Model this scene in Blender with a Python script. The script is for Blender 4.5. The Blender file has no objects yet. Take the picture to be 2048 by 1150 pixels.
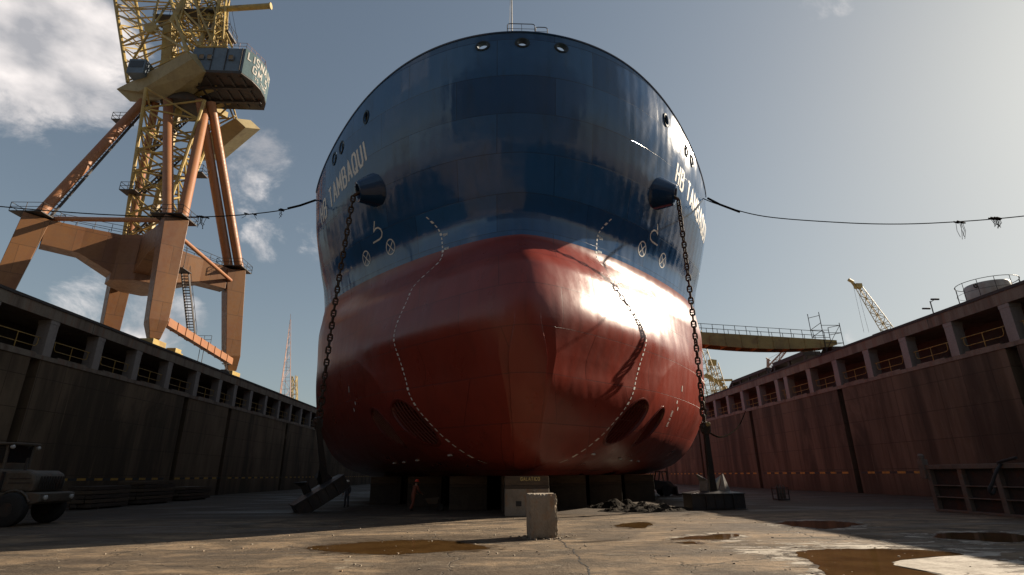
import bpy, bmesh, math, random
import numpy as np
from mathutils import Vector, Matrix
random.seed(7); R=math.radians
S=bpy.context.scene
# ------------------------------------------------------------------ camera, sky, sun, exposure
EYE=2.1
cam=bpy.data.cameras.new('camera'); co=bpy.data.objects.new('camera',cam); S.collection.objects.link(co)
cam.sensor_width=36; cam.lens=36*1070/2048; cam.clip_start=.1; cam.clip_end=6000
yw,pt,rl=R(2.4),R(19.3),R(.5)
f=Vector((math.sin(yw)*math.cos(pt),math.cos(yw)*math.cos(pt),math.sin(pt)))
r0=Vector((math.cos(yw),-math.sin(yw),0)); u0=r0.cross(f)
rr=r0*math.cos(rl)-u0*math.sin(rl); uu=r0*math.sin(rl)+u0*math.cos(rl)
m=Matrix((rr,uu,-f)).transposed().to_4x4(); m.translation=(0,0,EYE); co.matrix_world=m
S.camera=co
SUN_AZ,SUN_EL=66.,27.8           # azimuth from +Y (dock axis) towards +X
w=bpy.data.worlds.new('World'); S.world=w; w.use_nodes=True
def world():
    nt=w.node_tree; N=nt.nodes; L=nt.links; N.clear()
    out=N.new('ShaderNodeOutputWorld'); bg=N.new('ShaderNodeBackground'); sky=N.new('ShaderNodeTexSky')
    sky.sky_type='NISHITA'; sky.sun_disc=False; sky.sun_elevation=R(SUN_EL); sky.sun_rotation=R(SUN_AZ)
    sky.air_density=1.0; sky.dust_density=1.2; sky.ozone_density=1.1
    hs=N.new('ShaderNodeHueSaturation'); hs.inputs['Saturation'].default_value=.78; hs.inputs['Value'].default_value=1
    # compresses the brightest part of the sky: c/(1+c/9)
    dv=N.new('ShaderNodeVectorMath'); dv.operation='MULTIPLY_ADD'; dv.inputs[1].default_value=(1/9,)*3; dv.inputs[2].default_value=(1,1,1); L.new(sky.outputs[0],dv.inputs[0])
    dq=N.new('ShaderNodeVectorMath'); dq.operation='DIVIDE'; L.new(sky.outputs[0],dq.inputs[0]); L.new(dv.outputs[0],dq.inputs[1]); wb=N.new('ShaderNodeVectorMath'); wb.operation='MULTIPLY'; wb.inputs[1].default_value=(1.02,1.065,1.03); L.new(dq.outputs[0],wb.inputs[0]); L.new(wb.outputs[0],hs.inputs['Color'])
    tc=N.new('ShaderNodeTexCoord')
    # cloud field: fractal noise in direction space, gathered round the CLOUDS directions
    mp=N.new('ShaderNodeMapping'); mp.inputs['Scale'].default_value=(1,1,1.6); L.new(tc.outputs['Generated'],mp.inputs[0])
    n1=N.new('ShaderNodeTexNoise'); n1.inputs['Scale'].default_value=6.5; n1.inputs['Detail'].default_value=12; n1.inputs['Roughness'].default_value=.66; n1.inputs['Distortion'].default_value=.35
    L.new(mp.outputs[0],n1.inputs['Vector'])
    nrm=N.new('ShaderNodeVectorMath'); nrm.operation='NORMALIZE'; L.new(tc.outputs['Generated'],nrm.inputs[0])
    acc=None
    for (d,ang,wt) in CLOUDS:
        dv=Vector(d).normalized()
        dt=N.new('ShaderNodeVectorMath'); dt.operation='DOT_PRODUCT'; dt.inputs[1].default_value=dv; L.new(nrm.outputs[0],dt.inputs[0])
        mr=N.new('ShaderNodeMapRange'); mr.interpolation_type='SMOOTHSTEP'
        mr.inputs['From Min'].default_value=math.cos(R(ang)); mr.inputs['From Max'].default_value=math.cos(R(ang*.25)); mr.inputs['To Max'].default_value=wt
        L.new(dt.outputs['Value'],mr.inputs['Value'])
        if acc is None: acc=mr.outputs[0]
        else:
            mx=N.new('ShaderNodeMath'); mx.operation='MAXIMUM'; L.new(acc,mx.inputs[0]); L.new(mr.outputs[0],mx.inputs[1]); acc=mx.outputs[0]
    ad=N.new('ShaderNodeMath'); ad.operation='ADD'; L.new(acc,ad.inputs[0]); L.new(n1.outputs['Fac'],ad.inputs[1])
    cv=N.new('ShaderNodeMapRange'); cv.interpolation_type='SMOOTHSTEP'; cv.inputs['From Min'].default_value=.83; cv.inputs['From Max'].default_value=1.12; cv.inputs['To Max'].default_value=.92
    L.new(ad.outputs[0],cv.inputs['Value'])
    n2=N.new('ShaderNodeTexNoise'); n2.inputs['Scale'].default_value=9; n2.inputs['Detail'].default_value=6; L.new(mp.outputs[0],n2.inputs['Vector'])
    cc=N.new('ShaderNodeMixRGB'); cc.inputs[1].default_value=(3.6,3.6,3.8,1); cc.inputs[2].default_value=(8.6,8.0,7.7,1)
    cr=N.new('ShaderNodeMapRange'); cr.inputs['From Min'].default_value=.38; cr.inputs['From Max'].default_value=.62; L.new(n2.outputs['Fac'],cr.inputs['Value']); L.new(cr.outputs[0],cc.inputs[0])
    mx=N.new('ShaderNodeMixRGB'); L.new(cv.outputs[0],mx.inputs[0]); L.new(hs.outputs[0],mx.inputs[1]); L.new(cc.outputs[0],mx.inputs[2])
    L.new(mx.outputs[0],bg.inputs[0]); bg.inputs[1].default_value=.064; L.new(bg.outputs[0],out.inputs[0])
CLOUDS=[((-0.6066,0.5674,0.5569),12,.62),((-0.5650,0.6303,0.5325),5,.45),((-0.6258,0.5811,0.5203),6,.45),((-.85,-.35,.35),34,.36),((.55,-.75,.3),26,.34),((-.2,-.8,.75),30,.33),((-0.3967,0.7797,0.4844),6.5,.44),((-0.4102,0.7355,0.5392),3.5,.35),((-0.5628,0.7957,0.2240),8,.5),((-0.5040,0.8313,0.2343),5,.42),  # the wide rear clouds are unseen, added to brighten the hull reflections
        ((-0.3786,0.8451,0.3775),3.6,.36),((-0.3094,0.8736,0.3757),3,.40),((-0.3225,0.8543,0.4077),2.2,.36),((0.4772,0.5918,0.6497),2.6,.35),((0.5404,0.5820,0.6076),2,.34),((0.6437,0.5226,0.5590),2,.36),((0.5142,0.5701,0.6408),2.5,.36),((0.5713,0.7957,0.2012),1.6,.42)]
world()
sl=bpy.data.lights.new('sun','SUN'); sl.energy=5; sl.angle=R(.55); sl.color=(1,.86,.68)
so=bpy.data.objects.new('sun',sl); S.collection.objects.link(so)
sd=Vector((math.sin(R(SUN_AZ))*math.cos(R(SUN_EL)),math.cos(R(SUN_AZ))*math.cos(R(SUN_EL)),math.sin(R(SUN_EL))))
so.rotation_euler=sd.to_track_quat('Z','Y').to_euler(); so.location=(80,60,60)
S.view_settings.view_transform='Standard'; S.view_settings.look='None'; S.view_settings.exposure=1.0; S.view_settings.gamma=1
S.render.engine='CYCLES'
# ------------------------------------------------------------------ helpers
COL=S.collection
class MB:
    def __init__(s): s.v=[]; s.f=[]; s.mi=[]
    def add(s,vs,fs,mi=0):
        o=len(s.v); s.v+= [tuple(v) for v in vs]; s.f+=[tuple(i+o for i in q) for q in fs]; s.mi+=[mi]*len(fs); return s
    def box(s,c,d,rz=0,mi=0,M=None):
        x,y,z=[a/2 for a in d]; vs=[Vector((sx*x,sy*y,sz*z)) for sx in(-1,1) for sy in(-1,1) for sz in(-1,1)]
        if M is not None: vs=[M@v for v in vs]
        if rz: q=Matrix.Rotation(rz,3,'Z'); vs=[q@v for v in vs]
        c=Vector(c); return s.add([v+c for v in vs],[(0,1,3,2),(4,6,7,5),(0,4,5,1),(2,3,7,6),(0,2,6,4),(1,5,7,3)],mi)
    def b2(s,a,b,mi=0):
        return s.box([(a[i]+b[i])/2 for i in range(3)],[abs(b[i]-a[i]) for i in range(3)],mi=mi)
    def bar(s,p,q,a,b,a2=None,b2=None,up=(0,0,1),mi=0):
        p=Vector(p);q=Vector(q); d=(q-p).normalized(); u=Vector(up)
        if abs(d.dot(u))>.98: u=Vector((0,1,0))
        x=d.cross(u).normalized(); y=x.cross(d); a2=a2 or a; b2=b2 or b
        vs=[]
        for P,A,B in((p,a,b),(q,a2,b2)):
            vs+=[P+x*A/2*i+y*B/2*j for i,j in((-1,-1),(1,-1),(1,1),(-1,1))]
        return s.add(vs,[(3,2,1,0),(4,5,6,7),(0,1,5,4),(1,2,6,5),(2,3,7,6),(3,0,4,7)],mi)
    def tube(s,pts,r,n=8,r2=None,caps=True,mi=0):
        pts=[Vector(p) for p in pts]; r2=r if r2 is None else r2; rings=[]; o=len(s.v); px=None
        for i,p in enumerate(pts):
            d=(pts[min(i+1,len(pts)-1)]-pts[max(i-1,0)]).normalized()
            if px is None: px=d.cross(Vector((0,0,1)) if abs(d.z)<.95 else Vector((0,1,0))).normalized()
            px=(px-d*px.dot(d)).normalized(); y=d.cross(px); rad=r+(r2-r)*i/max(1,len(pts)-1)
            for k in range(n):
                t=2*math.pi*k/n; s.v.append(tuple(p+(px*math.cos(t)+y*math.sin(t))*rad))
        fs=[]
        for i in range(len(pts)-1):
            for k in range(n): fs.append((o+i*n+k,o+i*n+(k+1)%n,o+(i+1)*n+(k+1)%n,o+(i+1)*n+k))
        if caps: fs+= [tuple(o+k for k in reversed(range(n))),tuple(o+(len(pts)-1)*n+k for k in range(n))]
        s.f+=fs; s.mi+=[mi]*len(fs); return s
    def lathe(s,prof,c=(0,0,0),n=24,M=None,mi=0,close=True):
        o=len(s.v); c=Vector(c)
        for (r,z) in prof:
            for k in range(n):
                t=2*math.pi*k/n; v=Vector((r*math.cos(t),r*math.sin(t),z))
                if M is not None: v=M@v
                s.v.append(tuple(v+c))
        fs=[]
        for i in range(len(prof)-1):
            for k in range(n): fs.append((o+i*n+k,o+i*n+(k+1)%n,o+(i+1)*n+(k+1)%n,o+(i+1)*n+k))
        if close: fs+=[tuple(o+k for k in reversed(range(n))),tuple(o+(len(prof)-1)*n+k for k in range(n))]
        s.f+=fs; s.mi+=[mi]*len(fs); return s
    def prism(s,poly,vec,mi=0):
        n=len(poly); a=[Vector(p) for p in poly]; b=[p+Vector(vec) for p in a]
        return s.add(a+b,[tuple(reversed(range(n))),tuple(range(n,2*n))]+[(i,(i+1)%n,n+(i+1)%n,n+i) for i in range(n)],mi)
    def build(s,name,mat,parent=None,smooth=False,bevel=0,world=True):
        me=bpy.data.meshes.new(name); me.from_pydata(s.v,[],s.f); 
        for mm in (mat if isinstance(mat,(list,tuple)) else [mat]): me.materials.append(mm)
        if isinstance(mat,(list,tuple)): me.polygons.foreach_set('material_index',s.mi)
        bm=bmesh.new(); bm.from_mesh(me); bmesh.ops.recalc_face_normals(bm,faces=bm.faces); bm.to_mesh(me); bm.free()
        if smooth: me.polygons.foreach_set('use_smooth',[True]*len(me.polygons))
        o=bpy.data.objects.new(name,me); COL.objects.link(o)
        if parent is not None:
            o.parent=parent
            if world and parent.parent is None and parent.type=='EMPTY': o.location=-parent.location
        if bevel:
            b=o.modifiers.new('bevel','BEVEL'); b.width=bevel; b.segments=2; b.limit_method='ANGLE'
        if smooth:
            try: me.set_sharp_from_angle(angle=R(40))
            except Exception: pass
        return o
def tag(o,label=None,cat=None,group=None,kind=None):
    for k,v in(('label',label),('category',cat),('group',group),('kind',kind)):
        if v: o[k]=v
    return o
def thing(name,label,cat,loc=(0,0,0),rz=0,group=None):
    o=bpy.data.objects.new(name,None); COL.objects.link(o); o.location=loc; o.rotation_euler=(0,0,rz); o.empty_display_size=.3
    return tag(o,label,cat,group)
def dup(root,loc,rz=None,label=None):
    c=root.copy(); COL.objects.link(c); c.location=loc
    if rz is not None: c.rotation_euler=(0,0,rz)
    if label: c['label']=label
    for ch in list(root.children):
        d=ch.copy(); COL.objects.link(d); d.parent=c
        for g in list(ch.children):
            e=g.copy(); COL.objects.link(e); e.parent=d
    return c
def lattice(mb,p0,p1,w0,w1,n,rc,rd,side=None,up=None,nn=5,kind='z'):
    """four-chord lattice mast between two points"""
    p0=Vector(p0);p1=Vector(p1);d=(p1-p0).normalized()
    x=Vector(side) if side else d.cross(Vector((0,1,0)) if abs(d.y)<.9 else Vector((1,0,0)))
    x=(x-d*x.dot(d)).normalized(); y=d.cross(x)
    w0=w0 if isinstance(w0,(tuple,list)) else (w0,w0); w1=w1 if isinstance(w1,(tuple,list)) else (w1,w1)
    def P(i,a,b):
        t=i/n; return p0.lerp(p1,t)+x*a*(w0[0]+(w1[0]-w0[0])*t)/2+y*b*(w0[1]+(w1[1]-w0[1])*t)/2
    cs=[(-1,-1),(1,-1),(1,1),(-1,1)]
    for a,b in cs: mb.tube([P(0,a,b),P(n,a,b)],rc,nn)
    for i in range(n):
        for k in range(4):
            a=cs[k];b=cs[(k+1)%4]
            if kind=='x':
                mb.tube([P(i,*a),P(i+1,*b)],rd,nn-1,caps=False); mb.tube([P(i,*b),P(i+1,*a)],rd,nn-1,caps=False)
            else:
                q,e=(a,b) if (i+k)%2 else (b,a); mb.tube([P(i,*q),P(i+1,*e)],rd,nn-1,caps=False)
            mb.tube([P(i,*a),P(i,*b)],rd,nn-1,caps=False)
    return P
def railing(mb,pts,h=1.05,r=.025,post=1.5,mid=True,n=5):
    pts=[Vector(p) for p in pts]
    for a,b in zip(pts,pts[1:]):
        k=max(1,round((b-a).length/post))
        for i in range(k+1):
            p=a.lerp(b,i/k); mb.tube([p,p+Vector((0,0,h))],r,n)
        for z in ((h,h*.5) if mid else (h,)): mb.tube([a+Vector((0,0,z)),b+Vector((0,0,z))],r,n)
# ------------------------------------------------------------------ materials
class NT:
    def __init__(s,name):
        s.m=bpy.data.materials.new(name); s.m.use_nodes=True; s.t=s.m.node_tree; s.N=s.t.nodes; s.L=s.t.links
        s.b=s.N['Principled BSDF']; s.tc=s.N.new('ShaderNodeTexCoord')
    def n(s,t,**k):
        x=s.N.new('ShaderNode'+t)
        for a,v in k.items(): setattr(x,a,v)
        return x
    def map(s,scale=(1,1,1),src='Object',loc=(0,0,0)):
        x=s.n('Mapping'); x.inputs['Scale'].default_value=scale; x.inputs['Location'].default_value=loc; s.L.new(s.tc.outputs[src],x.inputs[0]); return x.outputs[0]
    def noise(s,vec,sc,det=5,ro=.55,dist=0):
        x=s.n('TexNoise'); x.inputs['Scale'].default_value=sc; x.inputs['Detail'].default_value=det; x.inputs['Roughness'].default_value=ro; x.inputs['Distortion'].default_value=dist
        s.L.new(vec,x.inputs['Vector']); return x.outputs['Fac']
    def ramp(s,v,a,b,lo=0,hi=1):
        x=s.n('MapRange',interpolation_type='SMOOTHSTEP'); x.inputs['From Min'].default_value=a; x.inputs['From Max'].default_value=b; x.inputs['To Min'].default_value=lo; x.inputs['To Max'].default_value=hi
        s.L.new(v,x.inputs['Value']); return x.outputs[0]
    def mix(s,f,a,b,bt='MIX'):
        x=s.n('MixRGB',blend_type=bt)
        for i,v in((0,f),(1,a),(2,b)):
            if hasattr(v,'links'): s.L.new(v,x.inputs[i])
            elif i==0: x.inputs[0].default_value=v
            else: x.inputs[i].default_value=(*v,1)
        return x.outputs[0]
    def math(s,op,a,b=None):
        x=s.n('Math',operation=op)
        for i,v in((0,a),(1,b)):
            if v is None: continue
            if hasattr(v,'links'): s.L.new(v,x.inputs[i])
            else: x.inputs[i].default_value=v
        return x.outputs[0]
    def bump(s,h,dist=.02,st=.5,nrm=None):
        x=s.n('Bump'); x.inputs['Distance'].default_value=dist; x.inputs['Strength'].default_value=st; s.L.new(h,x.inputs['Height'])
        if nrm is not None: s.L.new(nrm,x.inputs['Normal'])
        return x.outputs[0]
    def set(s,**k):
        for a,v in k.items():
            i=s.b.inputs[{'col':'Base Color','ro':'Roughness','me':'Metallic','no':'Normal','spec':'Specular IOR Level','coat':'Coat Weight','cr':'Coat Roughness'}[a]]
            if hasattr(v,'links'): s.L.new(v,i)
            elif a=='col': i.default_value=(*v,1)
            else: i.default_value=v
        return s.m
def basic(name,col,ro=.6,me=0,dirt=(.03,.02,.015),amt=.45,sc=1.2,streak=1,bst=.25,bd=.01,spec=.5,rust=None,ra=.0):
    t=NT(name); v=t.map((1,1,streak)); a=t.noise(v,sc,7,.6,.3); f=t.noise(t.map(),sc*9,4)
    c=t.mix(t.ramp(a,.42,.72,0,amt),col,dirt); c=t.mix(t.ramp(f,.3,.75,0,.3),c,tuple(x*.55 for x in col))
    if rust: c=t.mix(t.ramp(t.noise(t.map((1,1,streak),loc=(7,3,1)),sc*1.7,8,.65),.5,.66,0,ra),c,rust)
    return t.set(col=c,ro=t.ramp(f,.2,.8,max(.05,ro-.1),min(1,ro+.12)) if ro<.99 else 1.0,me=me,no=t.bump(f,bd,bst),spec=spec)
M={}
M['steel_dark']=basic('dark_steel',(.045,.04,.038),.6,.2,rust=(.10,.04,.02),ra=.5)
M['chain']=basic('chain_steel',(.06,.045,.035),.75,.3,sc=3,rust=(.14,.06,.03),ra=.7)
M['anchor']=basic('anchor_paint',(.035,.034,.036),.45,.1,sc=2,rust=(.08,.05,.035),ra=.4)
M['fluke']=basic('bare_grey_steel',(.26,.25,.24),.42,.35,sc=2.5,dirt=(.08,.07,.06),rust=(.2,.13,.09),ra=.4)
M['fair']=basic('fairlead_paint',(.012,.035,.06),.6)
M['orange']=basic('crane_orange_paint',(.20,.090,.030),.5,sc=.25,streak=.3,dirt=(.11,.038,.018),amt=.7,rust=(.16,.06,.03),ra=.35)
def seamed(m,w_,h_):
    nt=m.node_tree; N=nt.nodes; L=nt.links; b=N['Principled BSDF']; tc=N.new('ShaderNodeTexCoord'); sx=N.new('ShaderNodeSeparateXYZ'); L.new(tc.outputs['Object'],sx.inputs[0]); ad=N.new('ShaderNodeMath'); ad.operation='ADD'; L.new(sx.outputs[0],ad.inputs[0]); L.new(sx.outputs[1],ad.inputs[1])
    cb=N.new('ShaderNodeCombineXYZ'); L.new(ad.outputs[0],cb.inputs[0]); L.new(sx.outputs[2],cb.inputs[1]); br=N.new('ShaderNodeTexBrick'); br.inputs['Scale'].default_value=1; br.inputs['Brick Width'].default_value=w_; br.inputs['Row Height'].default_value=h_; br.inputs['Mortar Size'].default_value=.035; L.new(cb.outputs[0],br.inputs['Vector'])
    br.inputs['Color1'].default_value=(.78,.78,.78,1); br.inputs['Color2'].default_value=(1,1,1,1); br.inputs['Mortar'].default_value=(.35,.35,.35,1)
    old=b.inputs['Base Color'].links[0].from_socket; mx=N.new('ShaderNodeMixRGB'); mx.blend_type='MULTIPLY'; mx.inputs[0].default_value=.75; L.new(old,mx.inputs[1]); L.new(br.outputs['Color'],mx.inputs[2]); L.new(mx.outputs[0],b.inputs['Base Color'])
seamed(M['orange'],4.3,3.4)
M['orange_tube']=basic('crane_tube_paint',(.29,.125,.052),.5,sc=.4,dirt=(.3,.10,.05),amt=.6,rust=(.16,.06,.03),ra=.25)
M['yellow']=basic('faded_yellow_paint',(.38,.27,.08),.5,sc=.5,dirt=(.16,.11,.05),amt=.6,rust=(.15,.06,.025),ra=.4)
M['beige']=basic('counterweight_paint',(.27,.215,.105),.55,sc=.3,dirt=(.16,.12,.06),amt=.55,rust=(.14,.09,.04),ra=.5)
M['house']=basic('machine_house_paint',(.10,.14,.19),.5,sc=.4,dirt=(.05,.06,.07),amt=.5)
M['house_end']=basic('machine_house_end_paint',(.085,.125,.14),.85,sc=.6,streak=.3,dirt=(.06,.08,.08),amt=.5,spec=.08)
M['sign_white']=basic('sign_white_paint',(.42,.40,.37),.85,spec=.08,sc=3,dirt=(.2,.18,.16),amt=.3)
M['white']=basic('white_marking_paint',(.72,.71,.68),.6,sc=3,dirt=(.35,.33,.3),amt=.3)
M['rail_yellow']=basic('rail_yellow_paint',(.42,.27,.06),.5,sc=3,rust=(.12,.05,.02),ra=.6)
M['stripe_yellow']=basic('stripe_yellow_paint',(.50,.28,.04),.7,sc=2,dirt=(.1,.06,.02),amt=.7)
M['stripe_black']=basic('stripe_black_paint',(.03,.03,.03),.7)
M['timber']=basic('old_timber',(.12,.085,.055),.85,sc=1.5,streak=4,dirt=(.05,.035,.025),amt=.6,bst=.6)
M['timber2']=basic('dark_timber',(.075,.055,.04),.85,sc=1.5,streak=4)
M['concrete']=basic('block_concrete',(.30,.255,.20),.85,sc=1.4,streak=.5,dirt=(.15,.115,.08),amt=.6,bst=.6,bd=.02,rust=(.30,.15,.06),ra=.55)
M['grey']=basic('grey_machine_paint',(.105,.09,.07),.6,sc=1.2,rust=(.15,.07,.035),ra=.4)
M['tank']=basic('tank_paint',(.40,.38,.35),.55,sc=.5,streak=.2,dirt=(.15,.12,.10),amt=.6,rust=(.25,.12,.06),ra=.3)
M['rubber']=basic('tyre_rubber',(.02,.02,.02),.8)
M['glass']=basic('dark_glass',(.02,.022,.025),.12,spec=.7,bst=0)
M['winglass']=basic('amber_shutter',(.20,.13,.06),.5)
M['rope']=basic('tarred_rope',(.014,.012,.010),.95,bst=.6,spec=.03)
M['cable']=basic('matt_black_cable',(.008,.007,.006),1,bst=0,spec=0)
M['mud']=basic('wet_mud',(.02,.016,.012),.9,sc=3,dirt=(.05,.04,.03),amt=.6,bst=1,bd=.05,spec=.1)
M['lens']=basic('lamp_glass',(.5,.5,.48),.15)
M['redlattice']=basic('faded_red_lattice_paint',(.34,.20,.15),.6)
M['skin']=basic('skin',(.30,.17,.11),.6,bst=.05,amt=.1)
M['coverall_red']=basic('rust_red_coverall',(.22,.065,.035),.85,sc=5,bst=.4)
M['coverall_dark']=basic('dark_coverall',(.06,.06,.07),.85,sc=5,bst=.4)
M['helmet_red']=basic('red_helmet',(.75,.06,.025),.35,amt=.1)
M['helmet_white']=basic('white_helmet',(.75,.72,.66),.35,amt=.1)
M['boot']=basic('boot_leather',(.03,.025,.02),.6)
M['zinc']=basic('zinc_anode',(.55,.52,.48),.5)
M['gold_paint']=basic('hand_painted_yellow',(.75,.60,.22),.6,sc=6,dirt=(.2,.14,.05),amt=.5)
M['deck_paint']=basic('deck_paint',(.10,.12,.09),.6)
M['cream']=basic('cream_paint',(.60,.56,.48),.5)
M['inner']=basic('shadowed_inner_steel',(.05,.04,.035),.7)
def hull_mat(name,c1,c2,ro,dirt,wave=.5,sp_=.5):
    t=NT(name); uv=t.map((1,1,1),'UV')
    br=t.n('TexBrick',offset=.42,offset_frequency=2); br.inputs['Scale'].default_value=1; br.inputs['Mortar Size'].default_value=.034; br.inputs['Mortar Smooth'].default_value=.6
    br.inputs['Brick Width'].default_value=6.4; br.inputs['Row Height'].default_value=2.35; br.inputs['Bias'].default_value=0
    br.inputs['Color1'].default_value=(0,0,0,1); br.inputs['Color2'].default_value=(1,1,1,1); br.inputs['Mortar'].default_value=(.5,.5,.5,1)
    wv=t.n('Mapping'); t.L.new(uv,br.inputs['Vector'])
    rnd=br.outputs['Color']; seam=br.outputs['Fac']
    c=t.mix(rnd,c1,c2); big=t.noise(t.map((1,1,.35)),.35,6,.6,.5); c=t.mix(t.ramp(big,.45,.75,0,.45),c,dirt)
    st=t.noise(t.map((1.6,1.6,.10)),1.1,6,.6); c=t.mix(t.ramp(st,.52,.72,0,.35),c,dirt)
    c=t.mix(t.math('MULTIPLY',seam,.8),c,tuple(x*.45 for x in c1))
    fine=t.noise(t.map(),7,4); rough=t.ramp(t.noise(t.map((1,1,.4)),.8,5),.3,.7,ro-.04,ro+.07)
    # frames showing through the plating as shallow vertical and horizontal swells
    sx=t.n('SeparateXYZ'); t.L.new(uv,sx.inputs[0])
    wa=t.math('SINE',t.math('MULTIPLY',sx.outputs[0],2*math.pi/.82)); wb=t.math('SINE',t.math('MULTIPLY',sx.outputs[1],2*math.pi/2.35))
    dent=t.noise(t.map((1,1,1)),.9,3,.5); h=t.math('ADD',t.math('MULTIPLY',t.math('MULTIPLY',wa,dent),wave*.4),t.math('MULTIPLY',dent,1.6)); h=t.math('ADD',h,t.math('MULTIPLY',wb,wave*.35))
    fz=t.math('FRACT',t.math('DIVIDE',sx.outputs[1],2.35)); fu=t.math('FRACT',t.math('DIVIDE',sx.outputs[0],3.2))
    h=t.math('ADD',h,t.math('MULTIPLY',fz,2.8*wave)); h=t.math('ADD',h,t.math('MULTIPLY',t.math('MULTIPLY',t.math('SINE',t.math('MULTIPLY',fu,math.pi)),t.noise(t.map((1,1,1),loc=(4,4,4)),.5,2)),2.6*wave))
    h=t.math('ADD',h,t.math('MULTIPLY',rnd,.5))
    b1=t.bump(h,.02,.55); b2=t.bump(t.math('SUBTRACT',1.0,seam),.008,.22 if wave<.8 else .03,b1); b3=t.bump(fine,.003,.12,b2)
    if wave>.8: t.L.new(b3,t.b.inputs['Coat Normal']); pass
    return t.set(col=c,ro=rough,no=b3,spec=sp_)
M['hull_blue']=hull_mat('glossy_blue_hull_paint',(.016,.068,.180),(.027,.105,.255),.13,(.022,.055,.11),1.0,.55)
M['hull_red']=hull_mat('red_antifouling_paint',(.195,.030,.019),(.225,.037,.024),.31,(.10,.022,.016),.55)
def wall_mat(name,c1,c2,stain,sa):
    t=NT(name); sx=t.n('SeparateXYZ'); t.L.new(t.tc.outputs['Object'],sx.inputs[0]); cb=t.n('CombineXYZ'); t.L.new(sx.outputs[1],cb.inputs[0]); t.L.new(sx.outputs[2],cb.inputs[1])
    br=t.n('TexBrick',offset=0); br.inputs['Scale'].default_value=1; br.inputs['Mortar Size'].default_value=.03; br.inputs['Mortar Smooth'].default_value=.3; br.inputs['Brick Width'].default_value=2.63; br.inputs['Row Height'].default_value=2.35
    br.inputs['Color1'].default_value=(0,0,0,1); br.inputs['Color2'].default_value=(1,1,1,1); t.L.new(cb.outputs[0],br.inputs['Vector'])
    c=t.mix(t.math('MULTIPLY',br.outputs['Color'],.6),c1,c2)
    s1=t.noise(t.map((1,1,.07)),1.3,9,.65,.2); s2=t.noise(t.map((1,1,.12),loc=(5,9,2)),.35,6,.6)
    c=t.mix(t.ramp(s1,.42,.66,0,sa),c,stain); c=t.mix(t.ramp(s2,.4,.62,0,.8),c,tuple(x*.32 for x in c1)); s3=t.noise(t.map((1,1,.5),loc=(8,8,3)),.16,7,.65,.6); c=t.mix(t.ramp(s3,.5,.68,0,.55),c,tuple(min(1,x*1.7) for x in c1))
    w=t.noise(t.map((1,1,.05),loc=(1,2,8)),2.4,6,.6); c=t.mix(t.ramp(w,.62,.78,0,.5),c,tuple(min(1,x*2.0) for x in c1))
    pit=t.noise(t.map(),6,6,.7)
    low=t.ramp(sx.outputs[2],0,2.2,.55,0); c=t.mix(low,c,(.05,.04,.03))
    c=t.mix(t.math('MULTIPLY',br.outputs['Fac'],.6),c,tuple(x*.3 for x in c1))
    b=t.bump(t.math('SUBTRACT',1.0,br.outputs['Fac']),.03,.8); b=t.bump(pit,.02,.5,b)
    return t.set(col=c,ro=.85,no=b,spec=.3)
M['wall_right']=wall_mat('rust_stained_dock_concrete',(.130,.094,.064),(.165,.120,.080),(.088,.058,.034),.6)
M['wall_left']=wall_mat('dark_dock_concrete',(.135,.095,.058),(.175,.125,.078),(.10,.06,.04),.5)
M['pier']=basic('grey_column_concrete',(.27,.24,.22),.85,sc=.8,streak=.12,dirt=(.13,.09,.07),amt=.8,bst=.5)
M['beam']=basic('streaked_beam_concrete',(.21,.172,.132),.85,sc=1.1,streak=.10,dirt=(.10,.065,.045),amt=.9,bst=.5,rust=(.20,.10,.06),ra=.6)
M['cope']=basic('dark_coping',(.055,.045,.04),.8,sc=.8)
M['cope2']=basic('dark_door_steel',(.04,.045,.05),.6,sc=.1)
M['recess']=basic('gallery_concrete',(.07,.06,.05),.9)
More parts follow.
